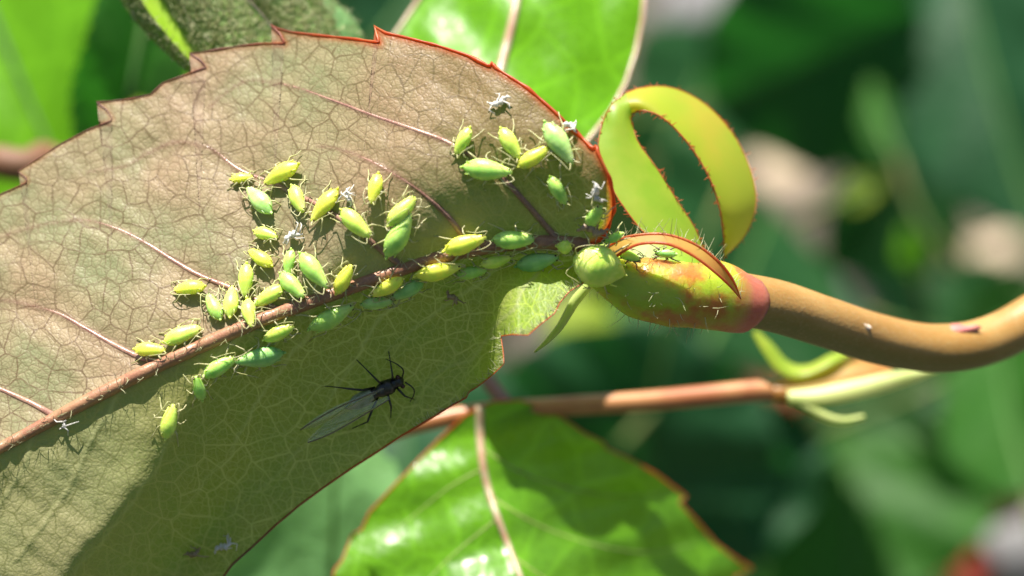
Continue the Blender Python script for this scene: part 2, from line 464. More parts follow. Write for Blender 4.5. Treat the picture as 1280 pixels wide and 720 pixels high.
# ------------------------------------------------------------------ ground
def build_ground():
    # one sheet: fine and uneven under the bush, coarse out to the horizon
    c = ground_at(640, 360)
    ax = np.concatenate([-np.geomspace(25000, 60, 22), np.linspace(-55, 55, 111), np.geomspace(60, 25000, 22)])
    X, Y = np.meshgrid(c[0] + ax, c[1] + ax)
    R = np.hypot(X - c[0], Y - c[1])
    Z = (smooth_noise(X, Y, 3, 22) * 1.0 + smooth_noise(X, Y, 4, 6) * 0.45 + smooth_noise(X, Y, 5, 2.2) * 0.18) * (1 - S(50, 300, R))
    n = len(ax)
    V = np.stack([X, Y, Z], -1).reshape(-1, 3)
    o = mesh_obj("ground", V, grid_faces(n, n), MT['soil'])
    set_props(o, "dark uneven garden soil under the rose bush", "soil", kind="structure")
build_ground()

# ------------------------------------------------------------------ the aphid leaf: shape
BASE = (738, 306)
MID = [BASE, (690, 303), (640, 304), (590, 312), (545, 322), (500, 337), (420, 366), (350, 391), (300, 411), (200, 456), (100, 506), (0, 560), (-120, 618), (-240, 668), (-330, 702)]
UP = [BASE, (752, 300), (762, 282), (768, 262), (767, 245), (762, 222), (752, 200), (747, 190), (746, 182), (741, 186), (720, 164), (690, 136), (660, 110), (630, 91), (619, 84), (615, 78), (612, 83), (585, 69), (545, 56), (505, 46), (482, 41), (472, 35), (468, 32), (471, 44), (474, 53), (440, 48), (400, 44), (365, 40), (346, 35), (338, 31), (350, 42), (356, 54), (330, 54), (300, 57), (270, 62), (246, 66), (236, 66), (250, 75), (258, 84), (235, 92), (204, 103), (188, 118), (160, 124), (130, 127), (120, 127), (134, 138), (141, 150), (110, 162), (75, 180), (52, 195), (22, 214), (33, 223), (34, 228), (0, 243), (-30, 262), (-62, 270), (-54, 290), (-110, 345), (-140, 355), (-136, 376), (-190, 450), (-216, 462), (-212, 486), (-262, 580), (-282, 590), (-280, 612), (-330, 702)]
LO = [BASE, (742, 330), (735, 350), (712, 364), (700, 378), (693, 392), (676, 405), (660, 419), (640, 418), (626, 420), (629, 440), (630, 455), (614, 470), (596, 484), (586, 490), (583, 497), (560, 510), (530, 528), (500, 546), (470, 566), (440, 585), (405, 609), (375, 631), (345, 656), (315, 684), (290, 706), (280, 720), (262, 738), (258, 752), (235, 760), (170, 800), (160, 815), (140, 812), (60, 840), (40, 850), (20, 842), (-80, 842), (-100, 848), (-115, 838), (-200, 800), (-260, 760), (-330, 702)]
MIDS = interp_poly(MID, 400)
_o = np.argsort(MIDS[:, 0])
def ymid(x): return np.interp(x, MIDS[_o, 0], MIDS[_o, 1])
SIDE_UP = [
    [(700, 302), (655, 250), (620, 215), (565, 181), (520, 163), (470, 146), (420, 127), (375, 111), (345, 104), (310, 101), (280, 118), (262, 135)],
    [(505, 335), (450, 290), (400, 258), (345, 231), (300, 213), (270, 190), (255, 183), (220, 178), (185, 192), (155, 208), (110, 215)],
    [(352, 390), (322, 376), (290, 361), (250, 345), (215, 325), (185, 306), (150, 288), (110, 276), (70, 278), (30, 287), (0, 297)],
    [(205, 454), (175, 447), (140, 430), (105, 410), (75, 393), (40, 382), (0, 375), (-40, 376)],
    [(70, 521), (30, 500), (-20, 480), (-80, 470), (-140, 470)],
    [(590, 312), (560, 270), (520, 235), (470, 205), (430, 188), (395, 182)],
]
SIDE_LO = [
    [(655, 304), (620, 335), (575, 372), (530, 404), (490, 436)],
    [(545, 322), (500, 372), (455, 430), (425, 480), (395, 535), (355, 585), (310, 625), (285, 650)],
    [(690, 305), (660, 355), (625, 405), (585, 448), (545, 470), (520, 496), (510, 525)],
    [(430, 362), (375, 430), (325, 500), (285, 570), (225, 640), (180, 690)],
    [(312, 407), (275, 445), (238, 492), (212, 550), (185, 600), (140, 660), (90, 722), (40, 780)],
    [(160, 475), (120, 540), (80, 620), (20, 700)],
    [(50, 533), (20, 600), (-30, 670)],
]
FOLD = np.array([(330, 395), (290, 432), (238, 492), (212, 550), (185, 600), (140, 660), (90, 722), (20, 800), (-60, 880)], float)
LOS = interp_poly(LO, 500, False)
SV = np.vstack([interp_poly(p, 90) for p in SIDE_UP + SIDE_LO])

SVL = np.vstack([interp_poly(p, 160) for p in SIDE_LO])

def mind(x, y, P):
    x = np.asarray(x, float); sh = x.shape; xf = x.ravel(); yf = np.asarray(y, float).ravel()
    d = np.full(xf.shape, 1e9)
    for i in range(0, len(P), 60):
        q = P[i:i + 60]
        d = np.minimum(d, np.min((xf[:, None] - q[None, :, 0]) ** 2 + (yf[:, None] - q[None, :, 1]) ** 2, axis=1))
    return np.sqrt(d).reshape(sh)

def zleaf(x, y):
    """relief of the leaf, cm towards the viewer, at leaf position (x, y) in photo pixels (0.05 mm)"""
    x = np.asarray(x, float); y = np.asarray(y, float)
    m = ymid(x) - y
    u = np.maximum(m, 0); n = np.maximum(-m, 0)
    wr = S(300, 480, x)
    # upper half: falls back from the midrib; near the stalk it first swells, then rolls back
    m0 = 78 + np.clip((x - 500) * 0.12, -10, 30)
    sm = 26.0
    def hump(u): return 0.62 * u - 1.10 * sm * np.log1p(np.exp((u - m0) / sm)) + 1.10 * sm * np.log1p(np.exp(-m0 / sm))
    zu = (1 - wr) * (-0.42 * u) + wr * hump(u)
    # the rim by the stalk curls a little towards the viewer
    zu = zu + S(600, 760, x) * S(60, 0, np.hypot((x - 768), (y - 215) * 0.7)) * 18
    # lower half
    xf = np.interp(y, FOLD[:, 1], FOLD[:, 0])
    q = x - xf
    s = S(-25, 130, q)
    lowslope = 0.62 * n - 0.0006 * n * n
    zl = -lowslope * s + 0.10 * n * (1 - s) * S(0, 40, -q + 30) - 0.00 * n
    dm = mind(x, y, LOS) * (m < 0) + 999 * (m >= 0)
    zl = zl + S(70, 0, dm) * 17 * S(700, 520, x)
    # flap beside the stalk turns up into the light
    fl = S(598, 650, x) * S(318, 350, y)
    zl = zl + fl * (1.35 * np.maximum(y - 322, 0))
    z = np.where(m >= 0, zu, zl)
    # lamina puffs between the side veins
    dv = mind(x, y, SV)
    z = z + 5.5 * np.exp(-(m / 13.0) ** 2) * S(-330, 0, x)
    z = z + np.where(m >= 0, 4.5, 1.0) * (1 - np.exp(-dv / 16.0)) + smooth_noise(x, y, 21, 95) * 2.2 + smooth_noise(x, y, 22, 38) * 0.7
    z = z + np.where(m < 0, 1.6, 0.0) * np.exp(-(mind(x, y, SVL) / 3.2) ** 2) + np.where(m > 0, 2.2, 0.0) * np.exp(-(dv / 4.0) ** 2)
    return z * 0.005

def PL(x, y, lift=0.0):
    return Wp(x, y, DF - zleaf(x, y) - lift)

def leaf_sheet(mid, up, lo, n, m, pt):
    A = interp_poly(mid, n); U = interp_poly(up, n, False); L = interp_poly(lo, n, False)
    rows = []
    ts = np.linspace(0, 1, m + 1)
    ts = 1 - (1 - ts) ** 1.15
    for t in ts[::-1]: rows.append(A + (U - A) * t)
    for t in ts[1:]: rows.append(A + (L - A) * t)
    P = np.array(rows)                       # (2m+1, n, 2)
    V = pt(P[..., 0], P[..., 1]).reshape(-1, 3)
    uv = np.stack([P[..., 0] / 100, -P[..., 1] / 100], -1).reshape(-1, 2)
    return V, grid_faces(2 * m + 1, n), uv, P

def add_attr(o, name, vals):
    a = o.data.attributes.new(name, 'FLOAT', 'POINT')
    a.data.foreach_set("value", np.asarray(vals, float).ravel())

def hairs_geo(pts, dirs, length, rad, bend=0.3, nseg=3):
    g = []
    for p, d in zip(pts, dirs):
        d = d / np.linalg.norm(d); L = length * rnd.uniform(0.6, 1.3)
        w = np.array([rnd.gauss(0, 1) for _ in range(3)]); w /= np.linalg.norm(w)
        path = np.array([p, p + d * L * 0.5 + w * L * bend * 0.25, p + d * L + w * L * bend])
        g.append(tube_geo(path, [rad, rad * 0.8, rad * 0.35], nseg, False))
    return merge(g)

def perp_px(poly):
    t = np.gradient(poly, axis=0); t /= np.linalg.norm(t, axis=1)[:, None] + 1e-9
    return np.stack([-t[:, 1], t[:, 0]], -1)

def build_main_shoot():
    M = frame_at(935, 376, DF + 0.35)
    root = empty("rose_shoot", M)
    set_props(root, "rose shoot with bent bronze stem carrying the big aphid-covered leaf", "rose shoot")
    V, F, uv, P = leaf_sheet(MID, UP, LO, 640, 96, PL)
    blade = mesh_obj("leaf", V, F, MT['main'], root, M, uv)
    blade["label"] = "large serrated leaf seen from its pinkish grey underside"
    x, y = P[..., 0], P[..., 1]
    add_attr(blade, "low", S(-8 - 40 * S(380, 560, x), 30 - 20 * S(380, 560, x), y - ymid(x)) * (0.75 + 0.25 * S(400, 120, x)))  # greener lower half, carried above the midrib to imitate the shaded hollow
    add_attr(blade, "young", S(590, 665, x + 0.25 * (y - 380)) * S(10, 45, y - ymid(x)))
    rib = np.zeros(x.shape)
    for p in SIDE_LO:
        c = interp_poly(p, 120)
        c = c + 3.0 * np.stack([smooth_noise(c[:, 0], c[:, 1], 51, 60), smooth_noise(c[:, 0], c[:, 1], 52, 60)], -1)
        for k0 in range(0, 120, 10):
            rib = np.maximum(rib, np.exp(-(mind(x, y, c[k0:k0 + 12]) / (3.0 - 0.012 * k0)) ** 2) * (0.85 - 0.6 * k0 / 110))
    add_attr(blade, "rib", rib * (y > ymid(x)))
    rup = np.zeros(x.shape)
    for p in SIDE_UP:
        c = interp_poly(p, 120)
        for k0 in range(0, 120, 10):
            rup = np.maximum(rup, np.exp(-(mind(x, y, c[k0:k0 + 12]) / (4.0 - 0.016 * k0)) ** 2) * (0.95 - 0.4 * k0 / 110))
    add_attr(blade, "ribup", rup * (y <= ymid(x)))
    ue = interp_poly(UP, 700, False)
    add_attr(blade, "flush", np.exp(-(mind(x, y, ue) / 7.0) ** 2) * S(250, 520, x) + 0.45 * np.exp(-(mind(x, y, ue) / 4.0) ** 2))
    # midrib, swelling towards the stalk
    c = interp_poly(MID, 160)
    r = np.interp(np.arange(160), [0, 30, 90, 159], [0.050, 0.040, 0.040, 0.014])
    tv, tf = tube_geo(PL(c[:, 0], c[:, 1], -0.012), r * 1.1, 12)
    mid = mesh_obj("midrib", tv, tf, MT['midrib'], blade, M)
    for pts, mt in [(p, 'sidevein') for p in SIDE_UP]:
        c = interp_poly(pts, 60)
        r = np.linspace(0.024, 0.007, 60) if mt == 'sidevein' else np.linspace(0.014, 0.005, 60)
        off = -0.0145 if mt == 'sidevein' else -0.006
        tv, tf = tube_geo(PL(c[:, 0], c[:, 1], off), r, 8)
        mesh_obj("side_vein", tv, tf, MT[mt], blade, M)
    # thickened red margin, split in its two halves
    for poly, r0 in ((UP, 0.016), (LO, 0.007)):
        e = interp_poly(poly, 420, False)
        rr = np.full(420, r0)
        if poly is UP: rr = np.interp(e[:, 0], [-100, 200, 340, 480, 768], [0.003, 0.004, 0.006, 0.009, 0.011])
        rr = rr * (1 + 0.3 * smooth_noise(e[:, 0], e[:, 1], 77, 25))
        if poly is LO: rr = np.interp(e[:, 0], [300, 560, 620, 768], [0.007, 0.006, 0.003, 0.003])
        tv, tf = tube_geo(PL(e[:, 0], e[:, 1], 0.004), rr, 6)
        mesh_obj("margin", tv, tf, MT['edge'], blade, M)
    # fine hairs along the flap and the rim by the stalk
    hp = []; hd = []
    e = interp_poly(LO, 420, False)[:110]; nn = perp_px(e)
    for i in range(len(e)):
        for _ in range(2):
            hp.append(PL(e[i, 0], e[i, 1])); v = nn[i] * -1
            hd.append(RC @ np.array([v[0] * -1 + rnd.gauss(0, .4), v[1] + rnd.gauss(0, .4) , rnd.gauss(0.2, .3)]))
    for _ in range(260):
        s = rnd.randrange(10, 380); q = MIDS[s]
        hp.append(PL(q[0], q[1] + rnd.uniform(-7, 7), 0.04)); hd.append(RC @ np.array([rnd.gauss(0, .7), rnd.gauss(0.2, .7), 0.8]))
    hv, hf = hairs_geo(hp, hd, 0.055, 0.0022)
    h = mesh_obj("hairs", hv, hf, MT['hairpale'], blade, M); h["kind"] = "stuff"

    # stem
    path = [(925, 374, 16.40), (975, 384, 16.55), (1030, 402, 16.75), (1090, 422, 17.0), (1150, 434, 17.2), (1200, 434, 17.3), (1245, 422, 17.4), (1290, 398, 17.5), (1400, 330, 17.7), (1520, 235, 17.9)]
    c = interp_poly(path, 90)
    cw = Wp(c[:, 0], c[:, 1], c[:, 2])
    r = np.interp(np.arange(90), [0, 6, 40, 89], [0.172, 0.17, 0.163, 0.172])
    # a tube with its own uv so that the underside can be greener
    nseg = 24
    up = RC @ np.array([0.0, 1.0, 0.15])
    tn = np.gradient(cw, axis=0); tn /= np.linalg.norm(tn, axis=1)[:, None]
    V = []; UVs = []
    for i in range(90):
        a = up - (up @ tn[i]) * tn[i]; a /= np.linalg.norm(a); b = np.cross(tn[i], a)
        for k in range(nseg + 1):
            th = 2 * math.pi * k / nseg
            V.append(cw[i] + r[i] * (1 + 0.008 * math.sin(i * .35 + 2 * k)) * (math.cos(th) * a + math.sin(th) * b))
            UVs.append((i / 90, 0.5 - 0.5 * math.cos(th)))
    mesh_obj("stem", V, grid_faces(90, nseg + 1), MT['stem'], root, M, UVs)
    # pink ring scar, bud scars on the stem
    sheath_path = [(728, 322, 16.05), (752, 338, 16.10), (790, 356, 16.16), (830, 363, 16.20), (870, 368, 16.26), (905, 373, 16.33), (932, 377, 16.40), (944, 380, 16.44)]
    c = interp_poly(sheath_path, 60); cw = Wp(c[:, 0], c[:, 1], c[:, 2])
    r = np.interp(np.arange(60), [0, 8, 20, 32, 42, 52, 57, 59], [0.07, 0.12, 0.19, 0.225, 0.215, 0.20, 0.185, 0.15])
    tv, tf = tube_geo(cw, r, 22)
    sp = mat_sheath()
    u = np.repeat(np.linspace(0, 1, 60), 22)
    # swell and pinch it a little
    tv = tv + (smooth_noise(tv[:, 0] * 3, tv[:, 2] * 3, 8, 1.6)[:, None]) * 0.012
    mesh_obj("leaf_sheath", tv, tf, sp, root, M, np.stack([u, 0 * u], -1))
    tv_sheath, cw_sheath = tv, cw
    # thin orange stipule arching over the sheath
    outer = [(752, 314, 16.02), (768, 303, 15.98), (790, 295, 15.94), (830, 293, 15.90), (868, 305, 15.90), (898, 327, 15.92), (916, 350, 15.98), (926, 373, 16.08)]
    inner = [(760, 330, 15.99), (775, 317, 15.93), (800, 305, 15.87), (834, 305, 15.83), (864, 318, 15.84), (890, 337, 15.88), (911, 356, 15.97), (926, 374, 16.07)]
    strip_part("stipule", outer, inner, MT['stip_orange'], root, M, 'margin', 0.010)
    # inner wall of the hollow behind it
    outer = [(748, 306, 16.18), (790, 298, 16.22), (830, 298, 16.22), (870, 312, 16.22), (905, 340, 16.26)]
    inner = [(748, 350, 16.05), (790, 352, 16.02), (830, 350, 16.02), (870, 352, 16.05), (905, 362, 16.12)]
    strip_part("stipule", outer, inner, MT['stip_green'], root, M)
    # big curled stipule behind
    a = [(882, 318, 16.62), (868, 284, 16.60), (846, 250, 16.58), (822, 212, 16.60), (798, 178, 16.62), (791, 158, 16.66), (789, 149, 16.66), (790, 142, 16.66)]
    b = [(838, 330, 16.35), (812, 300, 16.36), (782, 262, 16.40), (760, 226, 16.46), (748, 190, 16.52), (752, 158, 16.58), (764, 132, 16.62), (783, 116, 16.72)]
    strip_part("stipule", a, b, MT['stip_green'], root, M, 'margin', 0.004, bulge=0.05, hairs=True)
    a = [(783, 116, 16.72), (800, 110, 16.78), (830, 108, 16.90), (862, 118, 17.00), (895, 142, 17.02), (924, 180, 17.0), (942, 226, 16.95), (944, 262, 16.90), (930, 296, 16.85), (905, 322, 16.80)]
    b = [(790, 142, 16.66), (803, 138, 16.62), (825, 145, 16.60), (848, 165, 16.58), (870, 193, 16.58), (888, 225, 16.58), (899, 258, 16.60), (903, 282, 16.65), (905, 304, 16.72), (905, 322, 16.80)]
    strip_part("stipule", a, b, mat_curl(), root, M, 'margin', 0.005, bulge=0.06, hairs=True)
    # narrow pointed stipule tip hanging under the leaf base
    c = interp_poly([(752, 340, 16.26), (722, 372, 16.3), (712, 388, 16.32), (700, 408, 16.34), (684, 426, 16.36), (668, 440, 16.38)], 24)
    tv, tf = tube_geo(Wp(c[:, 0], c[:, 1], c[:, 2]), np.interp(np.arange(24), [0, 8, 18, 23], [0.026, 0.036, 0.022, 0.006]), 8)
    mesh_obj("stipule_tip", tv, tf, MT['stip_pale'], root, M)
    # whitish scrape and a pink bud scar on the stem
    for (px, py, d, sx, sy, mt) in ((1060, 397, 16.748, 0.19, 0.042, 'scrape'), (1196, 415, 17.182, 0.15, 0.05, 'scar')):
        blob_part("scar", px, py, d, sx, sy, MATX[mt], root, M, 28 if mt == 'scrape' else -12)
    # hairs on sheath and stipule rim
    hp = []; hd = []
    e = interp_poly([(752, 314, 16.02), (790, 295, 15.94), (830, 293, 15.90), (868, 305, 15.90), (898, 327, 15.92), (926, 373, 16.08)], 60)
    for q in e:
        hp.append(Wp(*q)); hd.append(RC @ np.array([rnd.gauss(0.2, .5), 1, rnd.gauss(0, .4)]))
    for _ in range(130):
        k = rnd.randrange(6, 44); v = tv_sheath[k * 22 + rnd.randrange(22)]
        hp.append(v); hd.append((v - cw_sheath[k]) + np.array([rnd.gauss(0, .05) for _ in range(3)]))
    hv, hf = hairs_geo(hp, hd, 0.07, 0.0025, 0.6)
    h = mesh_obj("hairs", hv, hf, MT['hairpale'], root, M); h["kind"] = "stuff"
    return root

def mat_sheath():
    t = NT("sheath_flushed")
    uvn = t.n("ShaderNodeUVMap"); uvn.uv_map = "leaf"
    co = t.n("ShaderNodeTexCoord").outputs["Object"]
    n = t.noise(co, 4.5, 4).outputs[0]; nf = t.noise(co, 30, 3).outputs[0]
    sep = t.n("ShaderNodeSeparateXYZ"); t.l(uvn.outputs[0], sep.inputs[0])
    sc = t.n("ShaderNodeSeparateXYZ"); t.l(co, sc.inputs[0])
    u = sep.outputs[0]
    col = t.mixc(t.ramp(n, 0.40, 0.62), (0.34, 0.46, 0.03), (0.42, 0.17, 0.03))
    col = t.mixc(t.ramp(sc.outputs[1], -0.02, -0.15, 0, .5), col, (0.40, 0.16, 0.05))
    col = t.mixc(t.ramp(u, 0.80, 0.93), col, (0.40, 0.12, 0.075))
    p = t.n("ShaderNodeBsdfPrincipled"); t.l(col, p.inputs["Base Color"]); p.inputs["Roughness"].default_value = 0.4
    p.inputs["Subsurface Weight"].default_value = 0.9; p.inputs["Subsurface Scale"].default_value = 0.25; p.inputs["Subsurface Radius"].default_value = (1.0, 0.8, 0.2)
    t.l(t.bump(t.math('ADD', n, t.math('MULTIPLY', nf, .3)), 0.4, 0.03), p.inputs["Normal"])
    t.l(p.outputs[0], t.out.inputs[0])
    return t.m

def mat_curl():
    return mat_plain("stipule_curl", (0.36, 0.46, 0.03), (0.50, 0.42, 0.04), 1.6, 0.45, 0.4, (0.75, 0.72, 0.05), 0.45)
MATX = {'scrape': mat_plain("scrape", (0.42, 0.28, 0.16), (0.66, 0.56, 0.46), 22, 0.6),
        'scar': mat_plain("bud_scar", (0.45, 0.13, 0.12), (0.5, 0.2, 0.15), 8, 0.5)}

def strip_part(name, A, B, mat, parent, M, rim=None, rimr=0.008, bulge=0.0, hairs=False, n=70, m=12):
    a = interp_poly(A, n); b = interp_poly(B, n)
    rows = []
    view = RC @ np.array([0, 0, 1.0])
    for t in np.linspace(0, 1, m):
        q = a * (1 - t) + b * t
        rows.append(Wp(q[:, 0], q[:, 1], q[:, 2] - bulge * 4 * t * (1 - t)))
    V = np.array(rows).reshape(-1, 3)
    uu, vv = np.meshgrid(np.linspace(0, 2, n), np.linspace(0, 0.5, m))
    o = mesh_obj(name, V, grid_faces(m, n), mat, parent, M, np.stack([uu, vv], -1).reshape(-1, 2))
    if rim:
        for e in (rows[0], rows[-1]):
            tv, tf = tube_geo(e, np.interp(np.arange(n), [0, n * .85, n - 1], [rimr, rimr, rimr * .3]), 6)
            mesh_obj("rim", tv, tf, MT[rim], o, M)
    if hairs:
        hp = []; hd = []
        for e in (rows[0], rows[-1]):
            for i in range(0, n):
                hp.append(e[i]); hd.append(np.array([rnd.gauss(0, 1) for _ in range(3)]))
        hv, hf = hairs_geo(hp, hd, 0.035, 0.004, 0.2)
        h = mesh_obj("hairs", hv, hf, MT['margin'], o, M); h["kind"] = "stuff"
    return o

def blob_part(name, px, py, d, sx, sy, mat, parent, M, ang):
    # low rounded patch lying on the stem
    V = []; F = []; n, m = 14, 5
    a = math.radians(-ang)
    cw = Wp(px, py, d)
    for j in range(m):
        for k in range(n):
            f = (j + 0.02) / (m - 1); th = 2 * math.pi * k / n
            rr = f * (1 + 0.18 * math.sin(3 * th + px) + 0.1 * math.sin(5 * th))
            x, y = sx * rr * math.cos(th), sy * rr * math.sin(th)
            z = 0.02 * (1 - f * f) - 0.05 * f * f * (y / sy) ** 2
            V.append(cw + RC @ np.array([x * math.cos(a) - y * math.sin(a), x * math.sin(a) + y * math.cos(a), z]))
    for j in range(m - 1):
        for k in range(n):
            k2 = (k + 1) % n
            F.append((j * n + k, j * n + k2, (j + 1) * n + k2, (j + 1) * n + k))
    return mesh_obj(name, V, F, mat, parent, M)

build_main_shoot()

# ------------------------------------------------------------------ aphids
def body_geo(L, w, h, kind, r):
    """head at +x; lies on z = 0; one continuous skin"""
    nu, nv = 34, 20
    if kind == 'globe':
        prof = [(0, 0.0), (0.03, .28), (0.12, .62), (0.3, .95), (0.45, 1.0), (0.62, .9), (0.78, .62), (0.88, .36), (0.94, .22), (1, 0)]
    elif kind == 'adult':
        prof = [(0, 0), (0.02, .22), (0.07, .36), (0.14, .46), (0.28, .70), (0.45, .93), (0.58, 1.0), (0.72, .92), (0.84, .66), (0.92, .36), (0.965, .17), (1, 0)]
    else:
        prof = [(0, 0), (0.02, .32), (0.07, .50), (0.14, .60), (0.28, .78), (0.45, .95), (0.58, 1.0), (0.72, .93), (0.84, .72), (0.92, .46), (0.965, .25), (1, 0)]
    us = 0.5 - 0.5 * np.cos(np.linspace(0, math.pi, nu))
    pu = np.interp(us, [p[0] for p in prof], [p[1] for p in prof])
    pu = np.convolve(np.pad(pu, 1, 'edge'), [.2, .6, .2], 'valid'); pu[0] = pu[-1] = 0.01
    V = []
    bendy = r.uniform(-.06, .06)
    for i, u in enumerate(us):
        seg = 1 + 0.022 * math.cos(u * 2 * math.pi * 9)
        hh = pu[i] * (0.85 + 0.15 * math.sin(u * math.pi))
        for k in range(nv):
            th = 2 * math.pi * k / nv
            y = 0.5 * w * pu[i] * seg * math.cos(th)
            zz = math.sin(th)
            z = 0.5 * h * hh * seg * (zz if zz > 0 else zz * 0.75)
            # shallow furrow along each flank
            if 0.2 < zz < 0.75: z *= 0.985
            V.append((L * (0.5 - u), y + bendy * L * (u - .5) ** 2 * 4 * .3, z + 0.42 * h - 0.06 * h * (2 * u - 1) ** 2))
    F = []
    for i in range(nu - 1):
        for k in range(nv):
            k2 = (k + 1) % nv
            F.append((i * nv + k, i * nv + k2, (i + 1) * nv + k2, (i + 1) * nv + k))
    F.append(tuple(range(nv))); F.append(tuple((nu - 1) * nv + k for k in range(nv))[::-1])
    return np.array(V), F

def sphere_geo(c, r, n=8, m=6):
    V = []; F = []
    for j in range(m + 1):
        ph = math.pi * j / m
        for k in range(n):
            th = 2 * math.pi * k / n
            V.append((c[0] + r * math.sin(ph) * math.cos(th), c[1] + r * math.sin(ph) * math.sin(th), c[2] + r * math.cos(ph)))
    for j in range(m):
        for k in range(n):
            k2 = (k + 1) % n
            F.append((j * n + k, j * n + k2, (j + 1) * n + k2, (j + 1) * n + k))
    return np.array(V), F

def local_mesh(name, geo, mat, parent):
    return mesh_obj(name, geo[0], geo[1], mat, parent)

def surf_frame(px, py, ang, lift=0.0, pt=PL):
    """frame on the leaf at a pixel: z off the leaf, x at image angle ang (degrees, anticlockwise from right)"""
    c = pt(px, py); e = 5.0
    tx = pt(px + e, py) - pt(px - e, py); ty = pt(px, py - e) - pt(px, py + e)
    nz = np.cross(tx, ty); nz /= np.linalg.norm(nz)
    a = math.radians(ang)
    x = RC @ np.array([math.cos(a), math.sin(a), 0]); x = x - (x @ nz) * nz; x /= np.linalg.norm(x)
    y = np.cross(nz, x)
    M = Matrix(((x[0], y[0], nz[0], 0), (x[1], y[1], nz[1], 0), (x[2], y[2], nz[2], 0), (0, 0, 0, 1)))
    M.translation = Vector(c + nz * lift)
    return M

def leg_path(L, w, h, k, side, r, spread=1.0):
    hx = (0.24, 0.08, -0.08)[k] * L
    fx = (0.46, 0.0, -0.44)[k] * L + r.uniform(-.06, .06) * L
    reach = (0.45, 0.55, 0.50)[k] * w + 0.08 * L * spread * r.uniform(.4, 1.8)
    hip = np.array([hx, side * 0.22 * w, 0.22 * h])
    knee = np.array([hx * 0.5 + fx * 0.5 + r.uniform(-.02, .02), side * (0.32 * w + reach * 0.40), 0.38 * h + 0.008])
    foot = np.array([fx, side * (0.2 * w + reach * 0.78), 0.002])
    toe = foot + np.array([(0.03, 0.02, -0.03)[k], side * 0.012, 0.0])
    return hip, knee, foot, toe

def make_aphid(x0, y0, x1, y1, color, kind, label, w=None, lift=0.0, name="aphid", group=None, legs=True, pt=PL, d=None, hgt=None, legmat='leg'):
    """head at pixel (x1, y1), tail at (x0, y0)"""
    r = random.Random(int(x0 * 7 + y0 * 13))
    cx, cy = (x0 + x1) / 2, (y0 + y1) / 2
    Lpx = math.hypot(x1 - x0, y1 - y0); L = Lpx * 0.005
    ang = math.degrees(math.atan2(-(y1 - y0), x1 - x0))
    ww = (w or Lpx * 0.43) * 0.005
    hh = hgt or ww * 0.85
    M = surf_frame(cx, cy, ang, lift, pt)
    root = empty(name, M)
    set_props(root, label, "aphid", group)
    I = Matrix.Identity(4)
    bv, bf = body_geo(L, ww, hh, kind, r)
    body = local_mesh("body", (bv, bf), APH[color], root)
    # eyes
    for s in (-1, 1):
        local_mesh("eye", sphere_geo((0.43 * L, s * 0.19 * ww * (0.7 if kind != 'nymph' else 1), 0.46 * hh), 0.0065, 8, 5), MT['eye'], body)
    for s in (-1, 1):
        # siphon tubes near the tail
        a = np.array([-0.27 * L, s * 0.26 * ww, 0.62 * hh]); b = a + np.array([-0.13 * L, s * 0.02 * ww, -0.06 * hh])
        local_mesh("siphon", tube_geo([a, (a + b) / 2, b], [0.006, 0.0045, 0.004], 6), APH[color], body)
    tail = np.array([-0.47 * L, 0, 0.40 * hh])
    local_mesh("tail", tube_geo([tail, tail + np.array([-0.05 * L, 0, 0.01])], [0.012, 0.004], 6), APH[color], body)
    if legs:
        for k in range(3):
            for s in (-1, 1):
                p = leg_path(L, ww, hh, k, s, r)
                path = np.array([p[0], (p[0] + p[1]) / 2 + np.array([0, 0, .004]), p[1], (p[1] + p[2]) / 2, p[2], p[3]])
                local_mesh("leg", tube_geo(path, [0.0065, 0.006, 0.005, 0.0038, 0.0034, 0.003], 6), MT[legmat], root)
        for s in (-1, 1):
            a = np.array([0.46 * L, s * 0.10 * ww, 0.5 * hh])
            b = a + np.array([0.10 * L, s * 0.22 * ww, 0.15 * hh])
            c = b + np.array([-0.22 * L, s * r.uniform(0.05, .3) * ww, 0.01]); e = c + np.array([-r.uniform(.2, .45) * L, s * r.uniform(-.01, .05), 0.0])
            e[2] = max(0.03, e[2] - 0.02)
            path = interp_poly([a, b, c, e], 14)
            local_mesh("antenna", tube_geo(path, np.linspace(0.004, 0.0016, 14), 5), MT[legmat], root)
    return root

